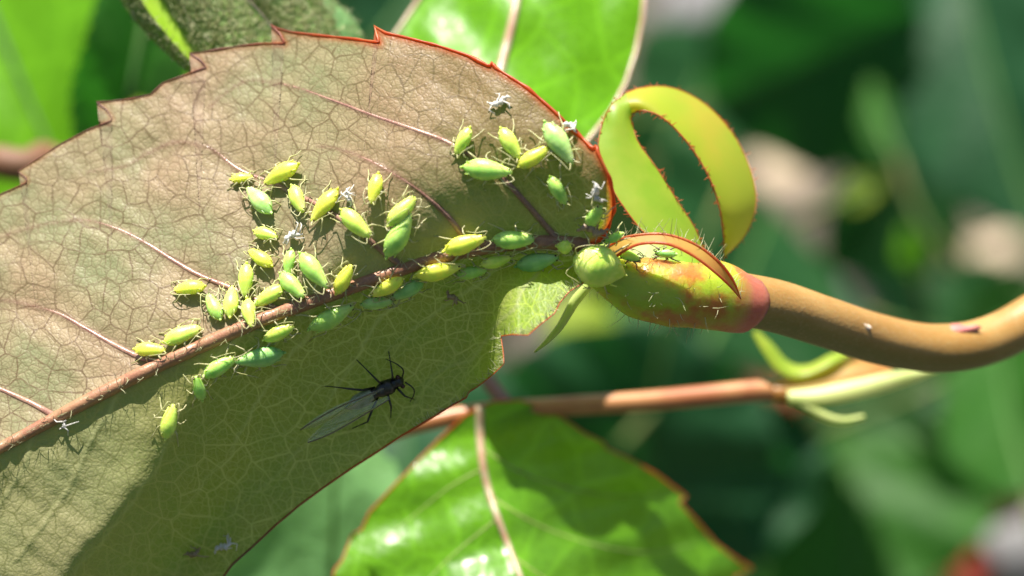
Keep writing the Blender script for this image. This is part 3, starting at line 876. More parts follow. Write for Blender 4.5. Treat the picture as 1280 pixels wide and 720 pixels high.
G = None
APHIDS = [
    # tail x,y, head x,y, colour, kind, label
    (290, 227, 317, 225, 'yellow', 'nymph', "short yellow aphid head to head with a longer yellow one on a pink vein"),
    (383, 213, 333, 227, 'yellow', 'adult', "long bright yellow aphid lying across the pink side vein, above the pale green one"),
    (347, 273, 311, 236, 'pale', 'adult', "large pale green aphid just below the two yellow aphids on the pink vein"),
    (365, 235, 390, 267, 'lime', 'nymph', "greenish yellow aphid between the large pale green one and a steep yellow one"),
    (425, 241, 395, 279, 'yellow', 'adult', "bright yellow aphid standing steeply beside the white cast skin with spread legs"),
    (430, 264, 465, 295, 'lime', 'nymph', "yellow-green aphid directly below the white cast skin with spread legs"),
    (474, 220, 469, 256, 'yellow', 'nymph', "slim upright yellow aphid next to the white cast skin with spread legs"),
    (320, 289, 351, 302, 'lime', 'nymph', "small greenish yellow aphid touching a white shrivelled cast skin"),
    (343, 337, 314, 315, 'yellow', 'nymph', "small yellow aphid alone below the one touching a shrivelled cast skin"),
    (310, 332, 312, 372, 'lime', 'nymph', "upright yellow-green aphid above the aphid that straddles the midrib"),
    (366, 314, 364, 346, 'green', 'nymph', "upright light green aphid tucked against the larger green one above the midrib"),
    (378, 319, 413, 359, 'green', 'adult', "big grass-green aphid lying slantwise just above the midrib"),
    (487, 281, 518, 249, 'lime', 'nymph', "lime aphid half covered by the bigger green aphid that overlaps it"),
    (484, 318, 511, 266, 'green', 'adult', "tall green aphid overlapping the tail of a smaller lime one"),
    (259, 363, 221, 364, 'yellow', 'nymph', "yellow aphid lying level by itself beside the third pink side vein"),
    (281, 403, 261, 371, 'green', 'nymph', "small green aphid leaning against an upright yellow-green one above the midrib"),
    (292, 403, 290, 360, 'lime', 'adult', "upright yellow-green aphid with a small green one leaning on it"),
    (357, 362, 322, 383, 'lime', 'nymph', "slanting lime aphid with raised legs just above the midrib"),
    (353, 344, 385, 373, 'green', 'nymph', "light green aphid slanting down to the midrib beneath the big grass-green one"),
    (310, 378, 322, 416, 'lime', 'adult', "yellow-green aphid straddling the pink midrib"),
    (330, 421, 365, 405, 'lime', 'nymph', "small dull yellow aphid below the midrib beside the one straddling it"),
    (422, 365, 440, 331, 'yellow', 'nymph', "steep yellow aphid sitting on the midrib above the long green one"),
    (384, 403, 437, 377, 'green', 'adult', "long green aphid just under the midrib with a dark eye"),
    (351, 440, 294, 444, 'teal', 'adult', "large sea-green aphid lying level below the midrib"),
    (209, 432, 251, 414, 'lime', 'nymph', "lime aphid along the midrib with a yellow one right behind its tail"),
    (171, 438, 209, 442, 'yellow', 'nymph', "yellow aphid just above the midrib, following right behind a lime one"),
    (254, 466, 291, 446, 'green', 'nymph', "green aphid below the midrib touching the large sea-green one's side"),
    (252, 498, 241, 468, 'green', 'nymph', "small green aphid clinging head up to the shaded fold below the midrib"),
    (207, 546, 216, 506, 'lime', 'nymph', "lime aphid head up on the fold crest, farthest below the midrib"),
    (498, 337, 465, 361, 'yellow', 'nymph', "plump yellow aphid slanting on the midrib beside a tiny whitish one"),
    (452, 374, 489, 372, 'pale', 'nymph', "tiny whitish green aphid below the plump yellow one on the midrib"),
    (526, 349, 489, 367, 'teal', 'nymph', "dull green aphid in shade just under the midrib"),
    (516, 327, 571, 326, 'yellow', 'adult', "long level yellow aphid riding on the midrib"),
    (557, 311, 606, 293, 'yellow', 'adult', "yellow aphid tilted upward on the midrib, behind the long level one"),
    (616, 295, 664, 296, 'green', 'nymph', "green aphid lying level above the midrib towards the stalk"),
    (599, 322, 636, 316, 'lime', 'nymph', "small lime aphid on the midrib between two larger ones near the stalk"),
    (570, 338, 606, 333, 'green', 'nymph', "dim green aphid in shade under the long yellow one on the midrib"),
    (648, 331, 698, 315, 'teal', 'adult', "sea-green aphid at the leaf base next to a round tiny aphid"),
    (590, 162, 573, 193, 'lime', 'nymph', "lime aphid at the end of the pale-lit side vein near the red rim"),
    (627, 163, 648, 198, 'lime', 'nymph', "lime aphid under the white cast skin near the red rim"),
    (650, 208, 684, 187, 'yellow', 'nymph', "bright yellow aphid in the middle of the cluster under the red rim"),
    (683, 156, 715, 204, 'pale', 'adult', "plump pale green aphid closest to the red rim, legs spread"),
    (582, 209, 640, 215, 'green', 'adult', "long green aphid with pale legs lying level under the red rim's cluster"),
    (690, 219, 707, 252, 'green', 'nymph', "small green aphid alone in the brown hollow below the plump pale green one"),
    (736, 282, 752, 249, 'green', 'nymph', "green aphid under the ragged white cast skin inside the curled rim"),
    (778, 289, 757, 301, 'green', 'nymph', "small green aphid peeping out behind the swollen round one"),
]
for a in APHIDS:
    ymd = abs((a[1] + a[3]) / 2 - ymid((a[0] + a[2]) / 2))
    lift = 0.012 + 0.045 * max(0.0, 1 - ymd / 16)
    Lp = math.hypot(a[2] - a[0], a[3] - a[1])
    wid = Lp * (0.47 if a[5] == 'adult' else 0.50)
    ex = 0.06
    a = (a[0] - (a[2] - a[0]) * ex, a[1] - (a[3] - a[1]) * ex, a[2] + (a[2] - a[0]) * ex, a[3] + (a[3] - a[1]) * ex) + tuple(a[4:])
    make_aphid(*a[:4], a[4], a[5], a[6], wid, lift)
make_aphid(781, 336, 716, 310, 'lime', 'globe', "swollen round lime aphid at the leaf base, far bigger than all others", 56, 0.03, hgt=0.24)
make_aphid(696, 299, 717, 301, 'lime', 'globe', "tiny round lime aphid touching the swollen one's head end", 19, 0.05)
def PC(px, py): return Wp(px, py, 16.0 - (np.asarray(py, float) - 330) * 0.003)
make_aphid(772, 315, 800, 330, 'green', 'nymph', "shaded green aphid inside the hollow sheath behind the swollen one", 15, 0, pt=PC, legmat='legtip')
make_aphid(846, 318, 818, 316, 'teal', 'nymph', "dark sea-green aphid tucked under the orange arch of the stipule", 11, 0, pt=lambda x, y: Wp(x, y, 16.10 + 0 * np.asarray(x, float)), legmat='legtip')

# cast skins
def make_skin(px, py, ang, L, label, mat='skin', seed=1, lift=0.012, nleg=3):
    r = random.Random(seed)
    M = surf_frame(px, py, ang, lift)
    root = empty("cast_skin", M)
    set_props(root, label, "cast skin")
    n = 16
    c = np.stack([np.linspace(-L / 2, L / 2, n), [0.10 * L * math.sin(i * .5 + seed) for i in range(n)], [0.025 + .012 * math.sin(i * .9 + seed) for i in range(n)]], -1)
    rad = np.array([L * 0.17 * math.sin(math.pi * (i + .6) / (n + .2)) * (0.75 + .4 * math.sin(i * 2.3 + seed)) for i in range(n)])
    v, f = tube_geo(c, np.maximum(rad, 0.004), 9)
    v[:, 2] = v[:, 2] * 0.8 + 0.004
    local_mesh("body", (v, f), MT[mat], root)
    for k in range(nleg):
        a = c[r.randrange(3, n - 2)].copy(); s = 1 if k % 2 else -1
        b = a + np.array([r.uniform(-.04, .06), s * r.uniform(.025, .05), r.uniform(.01, .03)])
        e = b + np.array([r.uniform(-.04, .05), s * r.uniform(.01, .04), -0.02])
        local_mesh("leg", tube_geo([a, (a + b) / 2, b, e], [0.006, .005, .004, .0025], 5), MT[mat], root)
make_skin(625, 130, 15, 0.15, "white cast skin on the brown leaf area just under the red rim", seed=2)
make_skin(440, 248, 105, 0.13, "white cast skin with spread legs between two yellow aphids", seed=3, nleg=5)
make_skin(368, 297, 18, 0.15, "white shrivelled cast skin at the head of a small greenish yellow aphid", seed=4, nleg=4)
make_skin(747, 237, 100, 0.16, "ragged white cast skin inside the curled red rim", seed=5, nleg=4)
make_skin(281, 682, 38, 0.15, "whitish cast skin near the leaf's lower red margin", seed=6, nleg=4)
make_skin(243, 691, 22, 0.12, "thin tan cast skin beside the whitish one near the lower margin", 'skin_brown', seed=7, nleg=2)
make_skin(81, 529, 60, 0.07, "tiny white cast skin under the midrib far from every aphid", seed=8, nleg=3)
make_skin(565, 368, -60, 0.12, "tan cast skin in the dark green shade below the midrib", 'skin_brown', seed=9, nleg=3)
make_skin(712, 160, -35, 0.12, "wispy pale cast skin against the red rim above the plump pale green aphid", 'skin', seed=10, nleg=4)
make_skin(742, 279, 3, 0.20, "straw-coloured thread-like cast skin across the leaf base above the swollen aphid", 'skin_brown', seed=12, lift=0.05, nleg=3)

# winged black aphid
def make_winged():
    cx, cy, ang = 470, 484, 28
    M = surf_frame(cx, cy, ang, 0.02)
    root = empty("winged_aphid", M)
    set_props(root, "winged black aphid with clear folded wings on the shaded half of the leaf", "aphid")
    # x forward, in cm: head at +0.22
    def ell(path, rad, n=14): return tube_geo(path, rad, n)
    xs = np.linspace(0.19, -0.23, 34)
    rad = np.interp(xs, [-.23, -.2, -.13, -.05, -0.005, 0.02, .06, .10, .125, .14, .165, .185, .19], [.006, .02, .040, .042, .032, .042, .054, .050, .036, .032, .036, .024, .006])
    path = np.stack([xs, 0 * xs, 0.075 + 0 * xs], -1)
    v, f = tube_geo(path, rad, 16)
    v[:, 2] = 0.07 + (v[:, 2] - 0.075) * 0.95 + 0.006 * np.sin(v[:, 0] * 90)
    body = local_mesh("body", (v, f), MT['black'], root)
    xs = np.linspace(-0.03, -0.21, 20)
    rad = np.interp(xs, [-.21, -.15, -.08, -.03], [.014, .047, .052, .034])
    v, f = tube_geo(np.stack([xs, 0 * xs + 0.006, 0.08 + 0 * xs], -1), rad, 14)
    local_mesh("abdomen", (v, f), MT['abdomen'], root)
    for s in (-1, 1):
        local_mesh("eye", sphere_geo((0.165, s * 0.036, 0.085), 0.016), MT['eye'], body)
    for s in (-1, 1):
        # wing: long paddle swept back over the body
        n, m = 26, 8
        V = []
        for i in range(n):
            u = i / (n - 1)
            w = 0.12 * (math.sin(math.pi * min(1, u * 0.92 + 0.07)) ** 0.8) * (0.45 + 0.8 * u)
            for j in range(m):
                t = j / (m - 1)
                x = 0.06 - 0.60 * u; y = s * (0.04 - 0.015 * u) * 1 - s * w * (t - 0.42) * (0.8)
                z = 0.125 - 0.05 * u + 0.05 * (1 - abs(t - .35)) + 0.004 * math.sin(9 * u + 5 * t)
                V.append((x, y + (-0.05 if s < 0 else 0.0) * u, z - (0.012 if s < 0 else 0)))
        wg = local_mesh("wing", (np.array(V), grid_faces(n, m)), MT['wing'], root)
        V = np.array(V).reshape(n, m, 3)
        for jj, (i0, i1, j0, j1) in enumerate(((0, 25, 1, 1), (4, 24, 2, 5), (9, 21, 2, 6))):
            pth = np.array([V[int(i), int(round(j0 + (j1 - j0) * q))] for q, i in zip(np.linspace(0, 1, 10), np.linspace(i0, i1, 10))]) + np.array([0, 0, .002])
            local_mesh("wing_vein", tube_geo(interp_poly(pth, 14), 0.004 if jj == 0 else 0.0022, 5), MT['lowvein'] if jj else MT['legtip'], wg)
        for k, (hx, kx, ky, fx, fy) in enumerate(((0.12, 0.15, 0.09, 0.19, 0.20), (0.06, 0.04, 0.11, -0.02, 0.24), (0.0, -0.14, 0.13, -0.27, 0.17))):
            pth = [(hx, s * .03, .05), ((hx + kx) / 2, s * ky * .55, .10), (kx, s * ky, .12), ((kx + fx) / 2, s * (ky + fy) / 2, .06), (fx, s * fy, .004), (fx + (.03 if k == 0 else -.03), s * (fy + .02), .003)]
            local_mesh("leg", tube_geo(pth, [.007, .008, .0065, .004, .0035, .003], 6), MT['black'], root)
        pth = interp_poly([(0.19, s * .02, .08), (0.22, s * .07, .11), (0.20, s * .12, .09), (0.15, s * .17, .05)], 14)
        local_mesh("antenna", tube_geo(pth, np.linspace(.006, .003, 14), 5), MT['black'], root)
make_winged()

# ------------------------------------------------------------------ leaves given by their outline
def outline_leaf(name, label, mid, up, lo, dfun, mats, n=200, m=26, mr=0.03, side=None, sider=0.010, margin=0.008, root_at=None, group=None, extra=None, sidemat=None):
    x0, y0 = mid[0]
    M = frame_at(x0, y0, float(dfun(np.array([x0]), np.array([y0]))[0]))
    root = empty(name, M)
    set_props(root, label, "leaf", group)
    pt = lambda x, y, l=0.0: Wp(x, y, dfun(np.asarray(x, float), np.asarray(y, float)) - l)
    V, F, uv, P = leaf_sheet(mid, up, lo, n, m, pt)
    bl = mesh_obj("blade", V, F, MT[mats[0]], root, M, uv)
    c = interp_poly(mid, 80)
    tv, tf = tube_geo(pt(c[:, 0], c[:, 1], 0.003), np.linspace(mr, mr * .4, 80), 10)
    mesh_obj("midrib", tv, tf, MT[mats[1]], bl, M)
    for sdp in side or []:
        c = interp_poly(sdp, 40)
        tv, tf = tube_geo(pt(c[:, 0], c[:, 1], -0.004), np.linspace(sider, sider * .4, 40), 6)
        mesh_obj("side_vein", tv, tf, MT[sidemat or mats[1]], bl, M)
    for poly in (up, lo):
        e = interp_poly(poly, 240, False)
        tv, tf = tube_geo(pt(e[:, 0], e[:, 1], 0.001), margin, 6)
        mesh_obj("margin", tv, tf, MT[mats[2]], bl, M)
    return root, bl, pt, M

# lower leaf
LM = [(600, 508), (600, 545), (605, 590), (616, 630), (630, 668), (648, 715), (672, 780), (700, 860)]
_mx = interp_poly(LM, 100)
def d_lower(x, y):
    q = x - np.interp(y, _mx[:, 1], _mx[:, 0])
    s = (y - 508) / 300
    z = np.where(q < 0, -0.20 * -q, -0.34 * q - 0.0008 * q * q) * 0.0052
    z = z + smooth_noise(x, y, 31, 120) * 0.02 + (0.32 * s + 0.50 * s * np.abs(s)) * (1 - S(0, 130, q)) - 0.0012 * np.maximum(q, 0) * np.maximum(y - 520, 0) * 0.005 + 0.02 * np.sin((q * 0.3 + y) * 0.09)
    return 18.12 - z
lu = [(600, 508), (618, 502), (650, 500), (684, 510), (706, 524), (730, 541), (755, 553), (757, 560), (790, 575), (820, 592), (858, 621), (849, 628), (868, 648), (895, 680), (925, 702), (941, 711), (918, 722), (900, 760), (885, 800), (850, 850), (800, 880), (700, 860)]
ll = [(600, 508), (580, 520), (550, 548), (520, 578), (488, 612), (462, 640), (452, 662), (440, 668), (428, 700), (418, 712), (408, 760), (420, 820), (480, 870), (600, 890), (700, 860)]
outline_leaf("rose_leaf", "serrated fresh green leaf with pale midrib hanging below the aphid leaf", LM, lu, ll, d_lower, ('lower', 'paleveins', 'margin'),
             mr=0.032, side=[[(602, 560), (650, 590), (710, 610), (770, 620), (820, 618)], [(612, 620), (670, 655), (740, 680), (810, 690), (870, 680)], [(604, 585), (560, 610), (510, 650), (470, 680)], [(622, 648), (570, 690), (520, 740)], [(640, 695), (710, 740), (790, 770)]], sidemat='lowvein')

# bright leaf behind the red rim
BM = [(585, 260), (610, 150), (628, 78), (640, 30), (648, -10), (662, -90), (690, -190)]
_bx = interp_poly(BM, 100)
def d_bright(x, y):
    q = x - np.interp(y, _bx[::-1, 1], _bx[::-1, 0])
    z = np.where(q < 0, -0.30 * -q, -0.10 * q - 0.0012 * q * q) * 0.0055
    return 18.0 - z - (y - 100) * 0.0032 + smooth_noise(x, y, 41, 130) * 0.03
bu = [(585, 260), (660, 245), (705, 212), (738, 172), (765, 138), (782, 105), (795, 65), (803, 25), (806, -15), (800, -80), (770, -140), (690, -190)]
bl_ = [(585, 260), (530, 220), (490, 170), (470, 110), (482, 60), (500, 35), (520, 5), (545, -30), (575, -80), (620, -140), (690, -190)]
outline_leaf("rose_leaf", "bright sunlit green leaf with whitish midrib behind the red rim", BM, bu, bl_, d_bright, ('bright', 'paleveins', 'paleveins'), mr=0.045, margin=0.02)

# downy young leaf above the aphid leaf: three folded leaflets on one stalk
def young_leaf():
    M = frame_at(330, 75, 17.35)
    root = empty("young_leaf", M)
    set_props(root, "downy young leaf, still folded, poking up behind the aphid leaf", "leaf")
    def fl(A, B, mat, bulge, hair, rim=None):
        o = strip_part("leaflet", A, B, MT[mat], root, M, rim, 0.008, bulge, n=90, m=26)
        if hair:
            a = interp_poly(A, 60); b = interp_poly(B, 60); hp = []; hd = []
            for _ in range(hair):
                i = rnd.randrange(60); t = rnd.random(); q = a[i] * (1 - t) + b[i] * t
                hp.append(Wp(q[0], q[1], q[2] - bulge * 4 * t * (1 - t))); hd.append(RC @ np.array([rnd.gauss(.4, .7), rnd.gauss(.5, .7), 0.9]))
            hv, hf = hairs_geo(hp, hd, 0.05, 0.0026)
            h = mesh_obj("hairs", hv, hf, MT['hairpale'], o, M); h["kind"] = "stuff"
        return o
    # outer pale flank
    fl([(120, -50, 17.35), (150, 0, 17.30), (170, 28, 17.25), (195, 55, 17.20), (225, 82, 17.15), (262, 110, 17.15)], [(150, -50, 17.10), (176, 0, 17.07), (196, 28, 17.05), (218, 55, 17.03), (244, 82, 17.01), (280, 110, 17.00)], 'hairy', 0.03, 700)
    # bright groove
    fl([(148, -50, 17.11), (174, 0, 17.08), (194, 28, 17.06), (216, 55, 17.04), (242, 82, 17.02), (278, 110, 17.01)], [(180, -50, 17.19), (204, 0, 17.17), (222, 28, 17.15), (238, 55, 17.13), (256, 82, 17.11), (288, 110, 17.10)], 'groove', -0.03, 0)
    # dark woolly main leaflet
    fl([(178, -50, 17.18), (202, 0, 17.16), (220, 28, 17.14), (236, 55, 17.12), (254, 82, 17.10), (290, 110, 17.09)], [(268, -50, 17.40), (300, -6, 17.37), (326, 22, 17.33), (345, 48, 17.29), (356, 70, 17.25), (366, 100, 17.23)], 'hairy', 0.16, 2200)
    # second leaflet
    fl([(290, -50, 17.45), (310, -5, 17.43), (328, 18, 17.40), (348, 42, 17.35), (372, 70, 17.31)], [(370, -50, 17.60), (398, -8, 17.57), (412, 16, 17.53), (424, 40, 17.47), (440, 70, 17.43)], 'hairy', 0.14, 1400)
    # light edge of the hindmost leaflet
    fl([(366, -50, 17.59), (396, -8, 17.56), (408, 14, 17.53), (420, 38, 17.47), (432, 70, 17.43)], [(384, -50, 17.75), (412, -4, 17.73), (434, 14, 17.70), (450, 36, 17.67), (458, 70, 17.63)], 'pale', 0.02, 300)
    c = interp_poly([(310, 95, 17.30), (330, 130, 17.65), (350, 190, 18.05)], 20)
    tv, tf = tube_geo(Wp(c[:, 0], c[:, 1], c[:, 2]), 0.09, 10)
    mesh_obj("stalk", tv, tf, MT['stip_green'], root, M)
young_leaf()

# ------------------------------------------------------------------ second shoot: russet petiole with stipules
def second_petiole():
    M = frame_at(1160, 468, 18.72)
    root = empty("leaf_stalk", M)
    set_props(root, "russet leaf stalk with pale green pointed stipules under the bronze stem", "leaf stalk")
    c = interp_poly([(470, 548, 18.17), (520, 531, 18.22), (600, 515, 18.27), (700, 508, 18.37), (800, 502, 18.44), (880, 495, 18.50), (940, 489, 18.54), (990, 486, 18.57), (1040, 476, 18.60), (1090, 465, 18.65)], 60)
    tv, tf = tube_geo(Wp(c[:, 0], c[:, 1], c[:, 2]), np.interp(np.arange(60), [0, 44, 50, 59], [0.062, 0.08, 0.08, 0.03]), 14)
    mesh_obj("stalk", tv, tf, MT['petiole'], root, M)
    strip_part("stipule", [(968, 474, 18.54), (1000, 462, 18.56), (1040, 450, 18.60), (1080, 446, 18.64), (1110, 452, 18.67)], [(968, 502, 18.48), (1000, 502, 18.44), (1040, 496, 18.44), (1080, 484, 18.48), (1118, 470, 18.54)], MT['stip_orange'], root, M, bulge=0.06)
    strip_part("stipule", [(985, 488, 18.42), (1020, 484, 18.40), (1070, 474, 18.40), (1120, 464, 18.42), (1172, 460, 18.48)], [(985, 506, 18.40), (1020, 508, 18.36), (1070, 500, 18.36), (1120, 486, 18.40), (1174, 464, 18.48)], MT['stip_pale'], root, M, bulge=0.03)
    c = interp_poly([(945, 412, 18.42), (958, 430, 18.44), (978, 456, 18.46), (992, 470, 18.48)], 20)
    strip_part("stipule", [(946, 412, 18.52), (966, 430, 18.52), (986, 452, 18.52), (1010, 456, 18.54), (1040, 442, 18.56), (1072, 434, 18.62)], [(940, 416, 18.42), (952, 438, 18.42), (972, 464, 18.42), (1000, 472, 18.42), (1040, 456, 18.44), (1074, 438, 18.60)], MT['stip_green'], root, M, bulge=0.03)
    c = interp_poly([(996, 500, 18.42), (1012, 510, 18.40), (1034, 522, 18.38), (1056, 526, 18.38), (1080, 521, 18.40)], 24)
    tv, tf = tube_geo(Wp(c[:, 0], c[:, 1], c[:, 2]), np.linspace(0.05, 0.02, 24), 8)
    mesh_obj("stipule_tip", tv, tf, MT['stip_pale'], root, M)
    c = interp_poly([(602, 512, 18.12), (600, 508, 18.07), (598, 500, 18.07)], 6)
    c = interp_poly([(640, 515, 18.37), (622, 492, 18.72), (606, 470, 19.12), (590, 440, 19.62)], 24)
    tv, tf = tube_geo(Wp(c[:, 0], c[:, 1], c[:, 2]), 0.055, 10)
    mesh_obj("side_stalk", tv, tf, MT['redstem'], root, M)
second_petiole()

# ------------------------------------------------------------------ background leaves
def bleaf(bx, by, bd, tx, ty, td, width, mat, label, roll=0.0, fold=0.25, curl=0.15, group=None, teeth=15, vein='bgvein', petiole=1.0, seed=0):
    """leaf from its base point to its tip point; width in cm; roll turns it about its own axis (degrees)"""
    r = random.Random(seed + int(bx * 3 + by * 5))
    B = Wp(bx, by, bd); T = Wp(tx, ty, td)
    ax = T - B; L = np.linalg.norm(ax); ax /= L
    view = CL - (B + T) / 2; view /= np.linalg.norm(view)
    nz = view - (view @ ax) * ax; nz /= np.linalg.norm(nz)
    sd = np.cross(nz, ax)
    a = math.radians(roll)
    n2 = math.cos(a) * nz + math.sin(a) * sd; s2 = np.cross(n2, ax)
    M = Matrix(((s2[0], ax[0], n2[0], B[0]), (s2[1], ax[1], n2[1], B[1]), (s2[2], ax[2], n2[2], B[2]), (0, 0, 0, 1)))
    root = empty("rose_leaf", M)
    set_props(root, label, "leaf", group)
    n, m = 61, 9
    us = np.linspace(0, 1, n)
    prof = np.sin(math.pi * us ** 0.82) ** 0.78
    saw = (us * teeth) % 1.0
    wl_ = 0.5 * width * prof * (1 + 0.05 * (saw - .5) * 2) + 0.002
    js = np.linspace(-1, 1, 2 * m + 1)
    ph = r.uniform(0, 6)
    V = []; UV = []
    for j in js:
        for i, u in enumerate(us):
            x = j * wl_[i]
            y = L * u + (0.02 * L * saw[i] if abs(j) == 1 else 0) + 0.10 * width * abs(j) * math.sin(math.pi * u) * 0.6
            z = fold * abs(x) * (1 - .25 * abs(j)) - curl * L * (u - .5) ** 2 * 1.6 + curl * L * .4 + 0.03 * width * math.sin(abs(x) * 3.5 + u * 16 + ph) * abs(j)
            V.append((x, y, z)); UV.append((x / 1.0, y / 1.0))
    I = Matrix.Identity(4)
    bl = mesh_obj("blade", V, grid_faces(2 * m + 1, n), MT[mat], root, None, UV)
    rib = np.array([(0, L * u, -curl * L * (u - .5) ** 2 * 1.6 + curl * L * .4 + 0.008) for u in np.linspace(0, 1, 24)])
    tv, tf = tube_geo(rib, np.linspace(0.05, 0.012, 24), 6)
    mesh_obj("midrib", tv, tf, MT[vein], bl)
    if petiole:
        z0 = rib[0, 2]
        p = np.array([(0, 0.05, z0), (0.05, -0.4 * petiole, z0 - .08), (0.12, -0.9 * petiole, z0 - .3), (0.15, -1.5 * petiole, z0 - .8)])
        tv, tf = tube_geo(interp_poly(p, 12), 0.055, 7)
        mesh_obj("stalk", tv, tf, MT['bgstalk'], root)
    return root

BG = "out-of-focus leaves deep in the bush"
# placed one by one
bleaf(-60, -120, 23, 130, 330, 22, 4.2, 'bright', "broad light green leaf far behind the serrated top edge of the aphid leaf", roll=-12, fold=0.3, seed=1)
bleaf(190, -60, 21.6, 110, 270, 21.3, 1.3, 'mid', "narrow deep green leaf between the light green leaf and the downy one", roll=35, seed=2)
bleaf(235, 300, 21.5, 180, -60, 22, 0.9, 'yellow', "narrow yellowish green leaf beside the downy young leaf", roll=-20, seed=3)
bleaf(420, 900, 21, 425, 520, 20.5, 2.0, 'pale', "pale green leaf standing between the aphid leaf and the hanging serrated leaf", roll=20, fold=.1, seed=4)
bleaf(300, 830, 23, 350, 560, 24, 2.2, 'mid', "mid green leaf low behind the aphid leaf's lower red margin", roll=-20, seed=5)
bleaf(520, 700, 27, 500, 440, 28, 2.8, 'blue', "blue-green leaf behind the russet stalk and the aphid leaf's lower edge", roll=10, seed=6)
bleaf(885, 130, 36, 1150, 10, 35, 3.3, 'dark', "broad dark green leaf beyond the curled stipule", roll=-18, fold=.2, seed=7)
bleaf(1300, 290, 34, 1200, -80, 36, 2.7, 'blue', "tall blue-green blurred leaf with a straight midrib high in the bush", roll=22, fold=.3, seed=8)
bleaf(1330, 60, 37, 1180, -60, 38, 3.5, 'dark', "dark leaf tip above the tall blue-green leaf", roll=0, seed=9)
bleaf(1122, 200, 33, 1088, 100, 34, 0.55, 'mid', "small narrow vivid green leaf lit deep in the bush", roll=30, seed=10)
bleaf(1045, 255, 33, 1100, 224, 33, 0.38, 'yellow', "small yellowish leaf lit deep in the bush", roll=0, seed=11)
bleaf(880, 440, 30, 960, 250, 33, 3.6, 'dark', "dark leaf right behind the bend of the curled stipule", roll=-25, seed=12)
bleaf(1110, 405, 34, 1330, 465, 33, 2.2, 'dark', "dark leaf directly behind the rising end of the bronze stem", roll=15, seed=13)
bleaf(1170, 480, 31, 1300, 360, 33, 1.6, 'mid', "mid green leaf crossing behind the bronze stem's upturned end", roll=-30, seed=14)
bleaf(840, 400, 29, 800, 620, 30, 3.6, 'blue', "blue-green leaf below the leaf sheath, above the russet stalk", roll=-15, seed=15)
bleaf(740, 390, 31, 860, 560, 30, 2.8, 'mid', "mid green leaf behind the hollow leaf sheath", roll=20, seed=16)
bleaf(930, 720, 31, 870, 500, 32, 3.0, 'blue', "blue-green leaf beside the pointed tip of the hanging serrated leaf", roll=10, seed=17)
bleaf(1070, 760, 33, 1060, 530, 34, 3.7, 'mid', "green leaf under the pale green stipules of the russet stalk", roll=-10, seed=18)
bleaf(1290, 620, 29, 1250, 400, 31, 1.8, 'mid', "narrow green leaf below the bronze stem's outer end", roll=35, seed=19)
bleaf(900, 680, 34, 1010, 760, 34, 2.6, 'mid', "green leaf low beneath the hanging leaf's pointed tip", roll=0, seed=20)
bleaf(975, 470, 35, 925, 600, 34, 1.2, 'red', "dark red young leaf hanging under the russet stalk", roll=30, fold=.5, seed=21)
bleaf(1180, 740, 36, 1215, 660, 36, 1.1, 'red', "small red leaf low in the bush next to a grey stone", roll=0, seed=22)
bleaf(1180, 560, 40, 1030, 440, 41, 3.4, 'dark', "dark leaf behind the tip of the pale green stipule", roll=10, seed=23)
bleaf(470, 60, 33, 560, -60, 34, 3.4, 'blue', "blue-green leaf seen between the downy leaf and the bright sunlit one", roll=0, seed=24)
bleaf(830, 200, 40, 900, 40, 42, 2.6, 'dark', "dark leaf within the loop of the curled stipule", roll=-10, seed=25)

bleaf(1150, 345, 33, 1135, 280, 33, 0.42, 'bright', "small bright leaf just above the bronze stem, deep in the bush", roll=20, seed=26)
bleaf(690, 470, 30, 810, 420, 31, 1.6, 'yellow', "yellow-green leaf behind the dangling stipule tip", roll=30, seed=27)
bleaf(800, 560, 31, 870, 500, 31, 1.0, 'yellow', "small yellow-green leaf behind the russet stalk", roll=10, seed=28)

bleaf(1030, 335, 44, 1190, 200, 44, 2.3, 'dark', "dark leaf between the beige stones behind the small lit leaves", roll=-15, seed=29)
bleaf(1180, 300, 45, 1050, 330, 45, 1.9, 'blue', "bluish leaf just above the grey stone over the bronze stem", roll=15, seed=30)
bleaf(1060, 170, 45, 1200, 330, 46, 2.0, 'mid', "mid green leaf crossing behind the small yellowish leaf", roll=20, seed=31)

# brown canes low in the bush
def cane(pts, rad, mat, label):
    c = interp_poly(pts, 40); w = Wp(c[:, 0], c[:, 1], c[:, 2])
    M = Matrix.Translation(Vector(w[-1]))
    root = empty("rose_cane", M); set_props(root, label, "cane")
    w = w + 0.05 * np.stack([np.sin(np.arange(40) * .7), np.cos(np.arange(40) * .9), 0 * np.arange(40)], -1)
    tv, tf = tube_geo(w, np.linspace(rad, rad * 1.25, 40), 12)
    st = mesh_obj("stem", tv, tf, MT[mat], root, M)
    for i in (8, 17, 27):
        p = w[i]; d = np.array([0.3, -0.5, 0.7]) if i % 2 else np.array([-.5, -.3, .7])
        tv, tf = tube_geo([p, p + d * rad * 1.6, p + d * rad * 2.6 + np.array([0, 0, -.1])], [rad * .5, rad * .25, .01], 7)
        mesh_obj("thorn", tv, tf, MT[mat], st, M)
cane([(1330, 560, 34), (1270, 600, 35), (1200, 645, 37), (1120, 700, 40), (1040, 760, 44)], 0.38, 'brownstem', "thick brown cane slanting low behind the leaves near the red leaf")
cane([(-60, 212, 20.6), (0, 206, 20.8), (60, 202, 21.0), (150, 207, 21.5), (260, 230, 23)], 0.13, 'brownstem', "brown twig crossing behind the aphid leaf's toothed edge and the light green leaf")
cane([(950, 420, 40), (960, 520, 41), (980, 640, 43), (1000, 800, 47)], 0.30, 'redstem', "dark red cane behind the russet leaf stalk")

